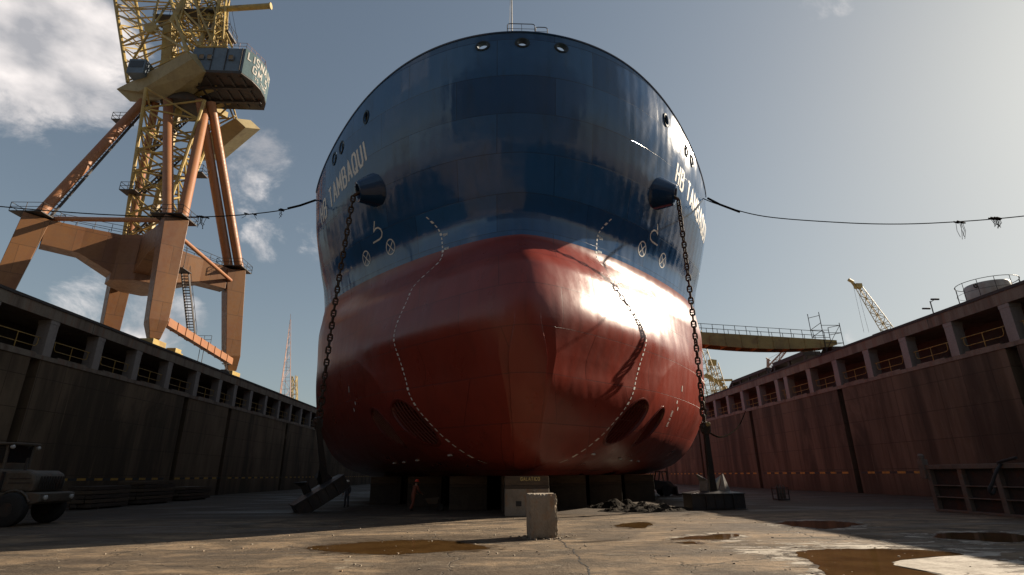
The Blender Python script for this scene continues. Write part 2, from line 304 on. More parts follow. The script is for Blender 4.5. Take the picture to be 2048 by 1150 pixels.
def ground_mat():
    t=NT('dock_floor_concrete'); o=t.map((1,1,1)); st=t.map((.55,1.1,1))
    a=t.noise(st,.55,9,.62,.6); b=t.noise(o,2.2,8,.65,.3); c=t.noise(o,14,6,.7); d=t.noise(t.map((.5,1.4,1),loc=(3,8,0)),.22,7,.6,.8)
    col=t.mix(t.ramp(a,.34,.62),(.050,.034,.020),(.235,.165,.10)); col=t.mix(t.ramp(b,.45,.7,0,.75),col,(.08,.065,.048))
    col=t.mix(t.ramp(d,.46,.60,0,.85),col,(.075,.057,.040)); col=t.mix(t.ramp(c,.5,.72,0,.6),col,(.26,.205,.145)); g_=t.noise(t.map((.5,1.5,1),loc=(2,2,0)),1.0,10,.72,.9); col=t.mix(t.ramp(g_,.50,.60,0,.75),col,(.06,.045,.032))
    e=t.noise(t.map((.55,1.3,1),loc=(9,1,4)),1.6,10,.72,.8); col=t.mix(t.ramp(e,.57,.68,0,.6),col,(.33,.28,.21))
    vo=t.n('TexVoronoi',feature='DISTANCE_TO_EDGE'); vo.inputs['Scale'].default_value=.16
    wn=t.n('TexNoise'); wn.inputs['Scale'].default_value=1.1; wn.inputs['Detail'].default_value=7; t.L.new(o,wn.inputs['Vector'])
    va=t.n('VectorMath',operation='MULTIPLY_ADD'); va.inputs[1].default_value=(1.3,1.3,0); t.L.new(wn.outputs['Color'],va.inputs[0]); t.L.new(o,va.inputs[2]); t.L.new(va.outputs[0],vo.inputs['Vector'])
    cr=t.ramp(vo.outputs['Distance'],0,.004,1,0); col=t.mix(t.math('MULTIPLY',cr,.7),col,(.03,.024,.018))
    # shade under and beyond the ship, darkened into the floor colour
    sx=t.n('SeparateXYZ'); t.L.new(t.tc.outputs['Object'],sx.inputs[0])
    wet=t.math('ADD',t.ramp(sx.outputs[1],27,36,0,.5),t.noise(t.map((.6,1,1)),.35,6,.6)); shadef=t.ramp(wet,.62,.95,0,.85)
    col=t.mix(shadef,col,(.05,.038,.028))
    h=t.math('ADD',t.math('MULTIPLY',b,.7),t.math('MULTIPLY',c,.35)); h=t.math('SUBTRACT',h,t.math('MULTIPLY',cr,.6))
    ro=t.ramp(d,.46,.66,.85,.5)
    return t.set(col=col,ro=ro,no=t.bump(h,.09,.9),spec=.35)
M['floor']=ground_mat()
M['quay']=basic('quay_concrete',(.24,.21,.18),.9,sc=.3)
def crust():
    t=NT('mineral_crust_wash'); o=t.map((.7,1,1)); a=t.noise(o,1.1,8,.65,.6); b=t.noise(o,9,6,.7); sx=t.n('SeparateXYZ'); t.L.new(t.map((1,1,1),'UV'),sx.inputs[0])
    col=t.mix(t.ramp(a,.3,.6),(.20,.165,.125),(.42,.375,.31)); col=t.mix(t.ramp(b,.45,.7,0,.7),col,(.13,.105,.08))
    al=t.ramp(t.math('SUBTRACT',t.math('ADD',t.math('MULTIPLY',t.noise(t.map((.6,1.5,1)),1.3,10,.7,.7),2.6),-.62),sx.outputs[0]),-.02,.09); t.L.new(al,t.b.inputs['Alpha'])
    return t.set(col=col,ro=.8,no=t.bump(b,.03,.8))
M['crust']=crust()
def damp():
    t=NT('damp_silty_margin'); o=t.map((.7,1,1)); a=t.noise(o,2.1,8,.65,.6); sx=t.n('SeparateXYZ'); t.L.new(t.map((1,1,1),'UV'),sx.inputs[0])
    al=t.ramp(t.math('SUBTRACT',t.math('ADD',t.math('MULTIPLY',t.noise(t.map((.8,1.3,1),loc=(3,3,3)),1.9,10,.7,.7),1.8),-.15),sx.outputs[0]),-.05,.25,0,.92); t.L.new(al,t.b.inputs['Alpha'])
    return t.set(col=t.mix(t.ramp(a,.3,.65),(.05,.032,.018),(.085,.058,.034)),ro=t.ramp(a,.35,.6,.22,.6),no=t.bump(a,.02,.5))
M['damp']=damp()
def puddle():
    t=NT('silty_brown_water'); o=t.map(); c=t.mix(t.ramp(t.noise(o,.8,4),.3,.7),(.075,.040,.015),(.115,.064,.024))
    return t.set(col=c,ro=.07,no=t.bump(t.noise(t.map((1,2.2,1)),6,3),.004,.25),spec=.5)
M['puddle']=puddle()
# ------------------------------------------------------------------ stroke lettering laid on any surface
GL={'A':[[(0,0),(.3,1),(.6,0)],[(.12,.33),(.48,.33)]],'B':[[(0,0),(0,1),(.38,1),(.52,.9),(.52,.65),(.4,.53),(0,.53)],[(.4,.53),(.58,.4),(.58,.14),(.44,0),(0,0)]],
'C':[[(.58,.8),(.45,1),(.15,1),(0,.82),(0,.18),(.15,0),(.45,0),(.58,.2)]],'E':[[(.55,1),(0,1),(0,0),(.55,0)],[(0,.52),(.45,.52)]],
'G':[[(.58,.8),(.45,1),(.15,1),(0,.82),(0,.18),(.15,0),(.45,0),(.58,.2),(.58,.48),(.35,.48)]],'H':[[(0,0),(0,1)],[(.55,0),(.55,1)],[(0,.5),(.55,.5)]],
'I':[[(.1,0),(.1,1)]],'L':[[(0,1),(0,0),(.5,0)]],'M':[[(0,0),(0,1),(.35,.3),(.7,1),(.7,0)]],'N':[[(0,0),(0,1),(.58,0),(.58,1)]],
'O':[[(.15,1),(.43,1),(.58,.82),(.58,.18),(.43,0),(.15,0),(0,.18),(0,.82),(.15,1)]],'Q':[[(.15,1),(.43,1),(.58,.82),(.58,.18),(.43,0),(.15,0),(0,.18),(0,.82),(.15,1)],[(.34,.25),(.62,-.08)]],
'S':[[(.55,.85),(.43,1),(.14,1),(0,.87),(0,.66),(.14,.54),(.43,.46),(.56,.34),(.56,.13),(.42,0),(.13,0),(0,.15)]],'T':[[(0,1),(.6,1)],[(.3,1),(.3,0)]],
'U':[[(0,1),(0,.18),(.14,0),(.43,0),(.57,.18),(.57,1)]],'V':[[(0,1),(.3,0),(.6,1)]],'1':[[(.1,.8),(.3,1),(.3,0)]],'4':[[(.4,0),(.4,1),(0,.3),(.58,.3)]],
'5':[[(.52,1),(.06,1),(.03,.56),(.38,.6),(.55,.45),(.55,.15),(.4,0),(.03,.02)]],'6':[[(.5,.95),(.2,1),(0,.6),(0,.15),(.15,0),(.42,0),(.56,.15),(.56,.4),(.42,.54),(.0,.5)]],
'7':[[(0,1),(.55,1),(.2,0)]],' ':[]}
ADV={'I':.34,'M':.96,' ':.5,'L':.72,'1':.5}
def strip(mb,pts,th,fn,off,step=.12):
    P=[Vector(p) for p in pts]; D=[P[0]]
    for a,b in zip(P,P[1:]):
        k=max(1,int((b-a).length/step))
        D+=[a.lerp(b,i/k) for i in range(1,k+1)]
    vs=[]; closed=(P[0]-P[-1]).length<1e-6
    for i,p in enumerate(D):
        a=D[i]-D[i-1] if i else (D[-1]-D[-2] if closed else D[1]-D[0]); b=D[i+1]-D[i] if i<len(D)-1 else (D[1]-D[0] if closed else D[-1]-D[-2])
        a.normalize();b.normalize(); t=(a+b); t=t.normalized() if t.length>1e-3 else a; n=Vector((-t.y,t.x)); k=min(1.6,1/max(.5,n.dot(Vector((-a.y,a.x)))))
        q=p-t*th*.0
        vs+= [fn(*(q+n*th/2*k),off),fn(*(q-n*th/2*k),off)]
    mb.add(vs,[(2*i,2*i+1,2*i+3,2*i+2) for i in range(len(D)-1)])
def text(mb,s,h,th,fn,sp=.2,widen=1.0,ln=None,o0=.0):
    """letters of height h along +u from 0; fn(u,v,offset) -> point"""
    x=0; tot=sum((ADV.get(c,.84)+sp-.2)*h*widen for c in s); k=1 if ln is None else ln/tot
    for c in s:
        for j,pl in enumerate(GL[c]):
            strip(mb,[((x+px*h*widen*k),py*h) for px,py in pl],th,fn,o0+.004*j,step=h*.12)
        x+=(ADV.get(c,.84)+sp-.2)*h*widen*k
    return x
# ------------------------------------------------------------------ setting: dock floor, quays, walls
def sheet(name,x0,x1,y0,y1,z,mat,n=1):
    mb=MB(); mb.add([(x0,y0,z),(x1,y0,z),(x1,y1,z),(x0,y1,z)],[(0,1,2,3)]); return tag(mb.build(name,mat),kind='structure')
sheet('dock_floor',-38,42.5,-70,330,0,M['floor'])
ql=MB(); ql.b2((-3000,-3000,13),(-38.2,3000,14.98)); ql.b2((-38.2,330,13),(3000,3000,14.98)); ql.b2((42.7,-3000,13),(3000,330,14.98)); ql.b2((-38.2,-3000,13),(42.7,-74,14.98)); tag(ql.build('quay_ground',M['quay']),kind='structure')
# unseen hall and gate added behind the viewpoint for dark bow reflections; far head wall
hl=thing('added_dark_hall','tall dark unseen hall added behind the viewpoint to darken the hull reflections','building',(0,-95,15)); b=MB(); b.b2((-125,-135,15),(130,-92,72)); b.build('wall',M['cope'],hl)
b=MB(); b.prism([(-126,-136,72.02),(-126,-91,72.02),(-126,-112,80)],(257,0,0)); b.build('roof',M['steel_dark'],hl); b=MB()
for x in range(-115,125,24): b.b2((x,-92,15),(x+15,-91.8,58))
b.build('hall_door',M['cope2'],hl)
g=thing('added_dock_gate','unseen dark steel dock gate added behind the viewpoint for the bow to reflect','gate',(2,-68,0)); b=MB(); b.b2((-34.5,-70,0),(38.5,-68,14)); 
b.build('gate_panel',M['cope'],g); b=MB()
for x in range(-32,38,4): b.b2((x,-68,0),(x+.3,-67.4,14))
b.build('rib',M['steel_dark'],g)
hw=MB(); hw.b2((-34.5,328,0),(38.5,330,15)); tag(hw.build('head_wall',M['wall_left']),'grey concrete head wall at the far end of the dock behind the ship','wall')
def dock_wall(side,xf,cols,joints,slots,name,label,wm):
    """side +1: wall to the right (faces -X); -1: wall to the left"""
    t=thing(name,label,'wall',(xf,50,0)); s=side
    Y0w,Y1w=-70,328
    # lower wall, broken by full-height drain slots
    mb=MB(); ys=[Y0w]+[v for a in slots for v in(a-.45,a+.45)]+[Y1w]
    for i in range(0,len(ys),2): mb.b2((xf,ys[i],-.5),(xf+s*4.2,ys[i+1],10.75))
    mb.build('lower_wall',wm,t)
    sm=MB()
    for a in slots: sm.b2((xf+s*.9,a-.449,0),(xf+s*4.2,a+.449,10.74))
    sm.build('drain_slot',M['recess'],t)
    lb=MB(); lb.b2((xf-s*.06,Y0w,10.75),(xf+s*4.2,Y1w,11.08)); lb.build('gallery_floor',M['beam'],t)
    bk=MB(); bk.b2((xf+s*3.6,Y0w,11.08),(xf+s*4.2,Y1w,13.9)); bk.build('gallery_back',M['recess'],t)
    # head beam with joints
    bb=MB(); js=[Y0w]+joints+[Y1w]
    for a,c in zip(js,js[1:]): bb.b2((xf-s*.05,a+.03,13.92),(xf+s*4.2,c-.03,14.82))
    bb.build('head_beam',M['beam'],t)
    cp=MB(); cp.b2((xf-s*.12,Y0w,14.82),(xf+s*4.0,Y1w,14.95)); cp.b2((xf-s*.02,Y0w,14.95),(xf+s*1.2,Y1w,15.06)); cp.b2((xf+s*.25,Y0w,15.06),(xf+s*.5,Y1w,15.18)); cp.build('coping',M['cope'],t)
    # hazard stripe
    yb=MB(); kb=MB(); y=30.
    while y<200:
        ok=all(abs(y+.55-a)>1.1 for a in slots)
        if ok:
            yb.b2((xf-s*.004,y,1.93),(xf+s*.01,y+1.05,2.12)); kb.b2((xf-s*.004,y+1.05,1.93),(xf+s*.01,y+2.1,2.12))
        y+=2.1
    yb.build('yellow_stripe',M['stripe_yellow'],t); kb.build('black_stripe',M['stripe_black'],t)
    # columns
    c0=None
    for y in cols:
        if c0 is None:
            mb=MB(); mb.b2((xf+s*.0,-.42,11.08),(xf+s*.95,.42,13.75)); mb.b2((xf-s*.02,-.45,13.6),(xf+s*1.0,.45,13.92)); 
            c0=mb.build('column',M['pier'],t,bevel=.03,world=False); o=c0
        else: o=c0.copy(); COL.objects.link(o)
        o.location=(-xf,y-50,0)
    # guard rails between the columns
    cs=sorted(cols); r0=None
    for a,c in zip(cs,cs[1:]):
        wdt=c-a
        key=round(wdt,1)
        mb=MB(); y0,y1=a+.75,c-.55; x=xf+s*.35
        if y1-y0<1: continue
        z0,z1=11.72,12.42
        mb.tube([(x,y0,z1),(x,y1,z1)],.035,6); 
        mb.tube([(x,y0+.2,z1),(x,y0+.2,z0+.25),(x,y0+.28,z0+.07),(x,y0+.45,z0),(x,y1-.45,z0),(x,y1-.28,z0+.07),(x,y1-.2,z0+.25),(x,y1-.2,z1)],.03,6)
        mb.tube([(x,(y0+y1)/2,z1),(x,(y0+y1)/2,11.08)],.035,6)
        mb.tube([(x,y0,z1),(x,a+.42,z1)],.03,6)
        mb.build('guard_rail',M['rail_yellow'],t)
        mb=MB(); mb.b2((xf+s*.05,a+1.2,11.08),(xf+s*.35,c-.9,11.22)); mb.build('kerb',M['beam'],t)
    return t
colsR=[31.65,36.95,42.2,47.45,52.65,57.95,63.2,68.5]+[70.9+5.27*i for i in range(12)]
dock_wall(1,38.5,colsR,[44.,70.0,96.,122.],[-25.,16.,37.4,58.,79.4,100.5,121.5],'dock_wall','rust stained dock wall with open gallery on the right of the ship',M['wall_right'])
colsL=[31.4,36.9,42.4,47.8,53.2,58.7,64.5,70.1,74.5]+[79.6+5.45*i for i in range(11)]
dock_wall(-1,-34.5,colsL,[46.4,72.4,98.],[-25.,20.,41.5,63.,73.8,95.,116.],'dock_wall','dark shaded dock wall with open gallery on the left under the crane',M['wall_left'])
# ------------------------------------------------------------------ puddles, crusts, crack
def rough_poly(pts,amp,seed,n=14):
    rnd=random.Random(seed); out=[]
    P=[Vector((x,y)) for x,y in pts]
    m=len(P)
    for i in range(m):
        a,b,c,d=P[i-1],P[i],P[(i+1)%m],P[(i+2)%m]
        for k in range(n):
            t=k/n; q=.5*((2*b)+(-a+c)*t+(2*a-5*b+4*c-d)*t*t+(-a+3*b-3*c+d)*t**3); out.append(q)
    fr=[(rnd.uniform(0,6.28),rnd.choice([5,9,14,23,37,61]),rnd.uniform(.5,1)) for _ in range(9)]
    L=len(out); cen=sum(out,Vector((0,0)))/L; res=[]
    for i,q in enumerate(out):
        th=i/L*2*math.pi; k=sum(a*math.sin(f*th+p)/f**.35 for p,f,a in fr)*amp*1.5
        nrm=(q-cen).normalized(); res.append(q+nrm*(k+rnd.uniform(-.25,.25)*amp))
    return res
def poly_sheet(name,pts,z,mat,amp,seed,label=None,cat=None,kind='structure'):
    r=rough_poly(pts,amp,seed); bm=bmesh.new(); vs=[bm.verts.new((p.x,p.y,z)) for p in r]; f=bm.faces.new(vs); bmesh.ops.triangulate(bm,faces=[f],ngon_method='EAR_CLIP')
    me=bpy.data.meshes.new(name); bm.to_mesh(me); bm.free(); me.materials.append(mat); o=bpy.data.objects.new(name,me); COL.objects.link(o); return tag(o,label,cat,kind=kind)
PUD=[([(8.38,15.95),(9.44,16.56),(10.4,16.68),(12.03,16.28),(12.6,15.3),(11.23,14.9),(9.96,14.3),(9.51,13.48),(9.6,12.49),(9.2,11.2),(6.94,11.2),(7.3,12.69),(7.9,14.2)],.05),
 ([(6.16,19.59),(7.45,20.5),(8.93,21.03),(8.03,19.5)],.05),([(5.36,24.77),(6.35,26.15),(7.23,26.02),(6.3,23.71)],.06),
 ([(-5.71,18.79),(-4.58,19.57),(-3.1,20.4),(-1.33,19.89),(-.06,18.17),(-.72,17.55),(-2.81,16.92),(-4.37,17.5)],.07),
 ([(12.69,25.23),(15.04,25.96),(15.78,24.27),(13.11,22.39)],.08),([(15.12,19.59),(17.5,20.47),(18.3,19.2),(16.77,17.65),(15.38,18.08)],.08),([(6.0,18.6),(6.55,18.9),(6.5,18.3)],.04)]
for i,(p,a) in enumerate(PUD): poly_sheet('puddle',p,.010,M['puddle'],a,i+3)
CR=[([(6.2,17.4),(8.6,18.4),(11.5,18.9),(13.9,18.0),(14.6,15.8),(13.4,13.6),(12.6,10.6),(9,9.6),(6.2,9.9),(6.4,12.7),(6.9,14.5)],.16),
 ([(5.7,19.3),(7.2,21.2),(9.6,21.6),(8.4,18.9)],.10),([(11.6,25.2),(14.6,27.0),(17,25),(14,21.4),(12.4,22.8)],.16),([(14.3,19.8),(17.4,21.4),(19.6,19.6),(17,16.9),(14.6,17.2)],.14)]
def crust_sheet(pts,z,amp,seed,mat='crust',name='mineral_crust'):
    r=rough_poly(pts,amp,seed,6); n=len(r); c=sum(r,Vector((0,0)))/n; ks=(0,.3,.55,.75,.9,1.15); mb=MB(); uv=[]
    for k in ks:
        for p in r: q=c.lerp(p,k); mb.v.append((q.x,q.y,z)); uv.append(k/1.15)
    for a in range(len(ks)-1):
        for i in range(n): mb.f.append((a*n+i,a*n+(i+1)%n,(a+1)*n+(i+1)%n,(a+1)*n+i)); mb.mi.append(0)
    o=mb.build(name,M[mat]); me=o.data; ul=me.uv_layers.new(name='UVMap')
    for l in me.loops: ul.data[l.index].uv=(uv[l.vertex_index],0)
    return tag(o,kind='structure')
for i,(p,a) in enumerate(CR): crust_sheet(p,.004,a,i+31)
for i,(p,a) in enumerate(PUD):
    cx=sum(q[0] for q in p)/len(p); cy=sum(q[1] for q in p)/len(p); crust_sheet([(cx+(x-cx)*1.25+(.25 if x>cx else -.25),cy+(y-cy)*1.2+(.2 if y>cy else -.2)) for x,y in p],.007,.05,i+61,'damp','damp_margin')
rnd=random.Random(5); mb=MB(); pts=[(2.34,19.9),(2.42,18.9),(2.33,18.1),(2.5,17.4),(2.36,16.6),(2.44,15.8),(2.26,15.0),(2.36,14.2),(2.18,13.2),(2.3,12.2),(2.1,11)]
P=[]
for a,b in zip(pts,pts[1:]):
    for k in range(5): t=k/5; P.append((a[0]+(b[0]-a[0])*t+rnd.uniform(-.035,.035),a[1]+(b[1]-a[1])*t))
mb.add([(x+e*rnd.uniform(.008,.028),y,.006) for x,y in P for e in(-1,1)],[(2*i,2*i+1,2*i+3,2*i+2) for i in range(len(P)-1)]); tag(mb.build('floor_crack',M['stripe_black']),kind='structure')
# ------------------------------------------------------------------ the ship
XC=1.92
# H above eye (z-2.1), stem Y, L, r, R(round), B
T=np.array([
[-0.05,32.7,24,0.9,0,13.7],
[0.4,31.7,22.2,0.79,0,14.7],
[0.9,30.8,21,0.732,0.05,15.3],
[2.5,29,20.2,0.674,0.04,16.15],
[5,27.2,19.4,0.702,0.1,16.5],
[8.3,26.4,19.3,0.728,0.5,16.6],
[11,27.2,18,0.79,1.1,16.6],
[13,29.1,16.6,0.79,0.9,16.6],
[14,30,15.9,0.715,0.8,16.6],
[15.2,30.15,15.1,0.69,0.8,16.6],
[17,29.5,14,0.65,1,16.6],
[20,28.4,12.8,0.58,1.4,16.6],
[23,27.5,13,0.545,1.6,16.7],
[27.5,26.5,14.2,0.53,1.6,16.8],
])
def pchip(x,X,Y):
    X=np.asarray(X);Y=np.asarray(Y);h=np.diff(X);dl=np.diff(Y)/h
    m=np.zeros(len(X));m[0]=dl[0];m[-1]=dl[-1]
    for i in range(1,len(X)-1):
        # cardinal with limiter
        a,b=dl[i-1],dl[i]
        m[i]=0 if a*b<=0 else (h[i]+h[i-1])*3/((2*h[i]+h[i-1])/a+(h[i]+2*h[i-1])/b)
    x=np.clip(x,X[0],X[-1]);k=np.clip(np.searchsorted(X,x)-1,0,len(X)-2)
    t=(x-X[k])/h[k]
    return (2*t**3-3*t**2+1)*Y[k]+(t**3-2*t**2+t)*h[k]*m[k]+(-2*t**3+3*t**2)*Y[k+1]+(t**3-t**2)*h[k]*m[k+1]
def par(h): return [pchip(h,T[:,0],T[:,i]) for i in range(1,6)]
def hb(s,h):
    Y0,L,r,R,B=par(h)
    t=np.clip(s/L,0,1)
    b=B*(1-(1-t)**1.15)**r
    b=np.sqrt(b*b+2*R*s*np.exp(-s/2.0))
    b=np.minimum(b,B)
    # stem bar with a knuckle on each side below the bulb's widest height
    h=np.asarray(h,float); w=np.clip((8.2-h)/3.0,0,1); w=w*w*(3-2*w)*np.clip((h+.05)/.5,0,1); k=.55+.09*np.clip(h,0,6); s0=.16
    q=np.where(s<s0,k*np.sqrt(np.clip(s,0,None)/s0),k+(1.36-.047*np.clip(h,0,9))*(s-s0)); q=np.where((s>s0)&(q>b),b,q)
    return b*(1-w)+q*w
def Y0(h): return pchip(h,T[:,0],T[:,1])
def Ltop(h): return pchip(h,T[:,0],T[:,2])

def HD(Y): sp=lambda x:.9*math.log1p(math.exp(min(60,x/.9))); return max(22.0,26.6-sp(Y-29)*.20-sp(Y-33)*.25)
_tab={}
def _t(h):
    k=round(float(h),2)
    if k not in _tab:
        s=np.linspace(0,1,500)**2*26; b=hb(s,k+0*s); a=np.concatenate([[0],np.cumsum(np.hypot(np.diff(s),np.diff(b)))]); _tab[k]=(s,b,a)
    return _tab[k]
def _pa(side,a,z):
    h=z-EYE; s,b,A=_t(h); a=abs(a); ss=np.interp(a,A,s); bb=np.interp(a,A,b)
    return Vector((XC+side*bb,float(Y0(h))+ss,z))
def HP(side,a,z,off=0):
    p=_pa(side,a,z)
    if off:
        e=.15; u=_pa(side,a+e,z)-_pa(side,max(0,a-e),z); v=_pa(side,a,z+e)-_pa(side,a,z-e); n=u.cross(v)*(side); n.normalize()
        if n.y>0 and abs(n.x)<.3 or n.x*side<-.2: n=-n
        p=p+n*off
    return p
def HY(side,Y,z,off=0):
    def q(Y,z): h=z-EYE; return Vector((XC+side*float(hb(max(0,Y-float(Y0(h))),h)),Y,z))
    p=q(Y,z)
    if off:
        u=q(Y+.1,z)-q(Y-.1,z); v=q(Y,z+.1)-q(Y,z-.1); n=u.cross(v); n.normalize()
        if n.x*side<0: n=-n
        p=p+n*off
    return p
ship=thing('cargo_ship','large blue and red bulk carrier resting bow forward on keel blocks','ship',(XC,31,2.0))
# openings cut through the shell: (kind, side, c1, z, r1, r2)
FAIR=[(-1,2.55,27.93,.33,.22),(1,2.55,27.93,.33,.22),(0,0,27.96,.33,.22),(-1,12.45,26.38,.24,.36),(-1,15.9,25.62,.24,.36),(-1,17.15,25.3,.24,.36),(1,12.3,26.5,.24,.36),(1,15.75,25.72,.24,.36),(1,16.85,25.42,.24,.36)]
THR=[(-1,33.45,5.15,.75,1.3),(1,33.45,5.15,.75,1.3),(-1,35.7,5.05,.62,1.15),(1,35.7,5.05,.62,1.15)]
def hull():
    hr=np.concatenate([np.arange(-.05,3,.06),np.arange(3,14,.08),[14.0],np.arange(14.08,17,.08)]); hr=np.unique(np.round(hr,4)); hr=hr[hr<17]
    ktop=150; tau=np.linspace(0,1,360); extra=[2,6,12,30,70,120,178]
    ncol=len(tau)+len(extra); nrow=len(hr)+ktop
    X=np.zeros((nrow,ncol));Yy=X.copy();Z=X.copy();A=X.copy()
    htop=np.zeros(ncol)
    for j,t in enumerate(tau):
        h=26.
        for _ in range(6):
            Y=float(Y0(h))+float(Ltop(h))*t*t; h=HD(Y)
        htop[j]=h
    htop[len(tau):]=22.0
    htop[:len(tau)]=np.maximum(htop[:len(tau)],22.0)
    for i in range(nrow):
        h=np.full(ncol,hr[i]) if i<len(hr) else 17+(htop-17)*((i-len(hr))/(ktop-1))
        L=Ltop(h); s=np.concatenate([L[:len(tau)]*tau**2, L[len(tau):]+np.array(extra)])
        b=hb(s,h); Yv=Y0(h)+s; 
        X[i]=b;Yy[i]=Yv;Z[i]=h+EYE; A[i]=np.concatenate([[0],np.cumsum(np.hypot(np.diff(Yv),np.diff(b)))])
    X[:,-1]*=.8
    verts=[];faces=[];mats=[];uvs=[]
    idx=np.arange(nrow*ncol).reshape(nrow,ncol)
    a=idx[:-1,:-1];b=idx[:-1,1:];c=idx[1:,1:];d=idx[1:,:-1]
    cy=(Yy[:-1,:-1]+Yy[1:,1:])/2; cz=(Z[:-1,:-1]+Z[1:,1:])/2; ca=(A[:-1,:-1]+A[1:,1:])/2
    allv=[];allf=[];allm=[];alla=[]
    for side in(-1,1):
        keep=np.ones(cy.shape,bool)
        for (sd,ac,zc,ra,rz) in FAIR:
            if sd==side or sd==0: keep&=~(((ca-ac)/ra)**2+((cz-zc)/rz)**2<1)
        for (sd,yc,zc,ry,rz) in THR:
            if sd==side: keep&=~((((cy-yc)/ry)**2+((cz-zc)/rz)**2<1)&(ca<20))
        v=np.stack([XC+side*X,Yy,Z],-1).reshape(-1,3)
        q=np.stack([a,b,c,d] if side>0 else [a,d,c,b],-1)[keep]
        allv.append(v); allf.append(q+(0 if side<0 else nrow*ncol)); alla.append(np.stack([side*A+200,Z],-1).reshape(-1,2))
        allm.append((cz[keep]>14+EYE).astype(int))
    V=np.concatenate(allv);F=np.concatenate(allf);Mi=np.concatenate(allm);UV=np.concatenate(alla)
    # flat bottom and transom
    me=bpy.data.meshes.new('hull'); me.vertices.add(len(V)); me.vertices.foreach_set('co',V.ravel()); me.loops.add(len(F)*4); me.polygons.add(len(F))
    me.loops.foreach_set('vertex_index',F.ravel().astype(np.int32)); me.polygons.foreach_set('loop_start',np.arange(0,len(F)*4,4,dtype=np.int32)); me.polygons.foreach_set('loop_total',np.full(len(F),4,dtype=np.int32))
    me.update(); me.materials.append(M['hull_red']); me.materials.append(M['hull_blue']); me.polygons.foreach_set('material_index',Mi.astype(np.int32)); me.polygons.foreach_set('use_smooth',np.ones(len(F),bool))
    ul=me.uv_layers.new(name='UVMap'); ul.data.foreach_set('uv',UV[F.ravel()].ravel())
    me.validate(); bm=bmesh.new(); bm.from_mesh(me); bmesh.ops.remove_doubles(bm,verts=[v for v in bm.verts if abs(v.co.x-XC)<.002],dist=.001); bmesh.ops.recalc_face_normals(bm,faces=bm.faces); bm.to_mesh(me); bm.free()
    o=bpy.data.objects.new('hull',me); COL.objects.link(o); o.parent=ship; o.location=-ship.location
    mb=MB()   # bottom plate
    k=list(range(0,ncol,6))+[ncol-1]; vs=[(XC-X[0,j],Yy[0,j],Z[0,j]) for j in k]+[(XC+X[0,j],Yy[0,j],Z[0,j]) for j in k]; n=len(k)
    mb.add(vs,[(i,i+1,n+i+1,n+i) for i in range(n-1)]); mb.build('bottom_plate',M['hull_red'],ship)
    mb=MB(); b0=X[::8,-1]; z0=Z[::8,-1]; n=len(b0); y=Yy[0,-1]
    mb.add([(XC-b,y,z) for b,z in zip(b0,z0)]+[(XC+b,y,z) for b,z in zip(b0,z0)],[(i,i+1,n+i+1,n+i) for i in range(n-1)]); mb.build('transom',M['hull_blue'],ship)
    mb=MB(); vs=[]; k=[]   # weather deck, 1.4 m below the bulwark rail
    for j in list(range(20,len(tau),6))+list(range(len(tau),ncol)):
        h=htop[j]-1.45; Y=Yy[-1,j]; s=Y-float(Y0(h)); 
        if s<.4: continue
        k.append((float(hb(s,h))-.03,Y,h+EYE))
    n=len(k); mb.add([(XC-b,Y,z) for b,Y,z in k]+[(XC+b,Y,z) for b,Y,z in k],[(i,i+1,n+i+1,n+i) for i in range(n-1)]); mb.build('deck',M['deck_paint'],ship)
    # rail cap along the bulwark top
    for side in(-1,1):
        mb=MB(); top=[(XC+side*X[-1,j],Yy[-1,j],Z[-1,j]) for j in range(0,ncol,5)]; mb.tube(top,.07,6); mb.build('bulwark_rail',M['hull_blue'],ship,smooth=True)
hull()
# fairleads: proud oval collar and a short lining through the bulwark
def ring_part(name,fn,r1,r2,mat,depth,lip=.05,wd=.10,n=28,bars=None):
    mb=MB(); vs=[]
    prof=[(1.0,-depth),(1.0,lip),(1+wd/min(r1,r2)*.5,lip*1.5),(1+wd/min(r1,r2),lip),(1+wd/min(r1,r2)*1.1,-.02)]
    for k in range(n):
        t=2*math.pi*k/n
        for m_,o in prof: vs.append(fn(r1*m_*math.cos(t),r2*m_*math.sin(t),o))
    q=len(prof); mb.add(vs,[(k*q+i,k*q+i+1,((k+1)%n)*q+i+1,((k+1)%n)*q+i) for k in range(n) for i in range(q-1)])
    return mb.build(name,mat,ship,smooth=True)
for sd,ac,zc,ra,rz in FAIR:
    if sd==0: fn=lambda u,v,o:(lambda p:p+Vector((0,0,0)))(HP(1 if u>=0 else -1,abs(u),zc+v)+Vector((0,-o,0)))
    else: fn=lambda u,v,o,sd=sd,ac=ac,zc=zc:HP(sd,ac+u,zc+v,o)
    ring_part('fairlead',fn,ra,rz,M['fair'],.34 if ra>.3 else .3,wd=.10)
mb=MB(); mb.tube([(XC,27.9,27.2),(XC,27.9,28.3)],.16,12); mb.b2((XC-.5,27.6,27.7),(XC+.5,28.3,27.75)); mb.build('mooring_roller',basic('rusty_roller',(.16,.07,.035),.8),ship)
for sd,ac in((-1,12.45),(-1,15.9),(-1,17.15),(1,12.3),(1,15.75),(1,16.85)):
    z=[q[2] for q in FAIR if q[0]==sd and q[1]==ac][0]; p=HP(sd,ac,z,-.75); mb=MB(); mb.box(p,(.9,.9,.9)); mb.build('winch_housing',M['inner'],ship)
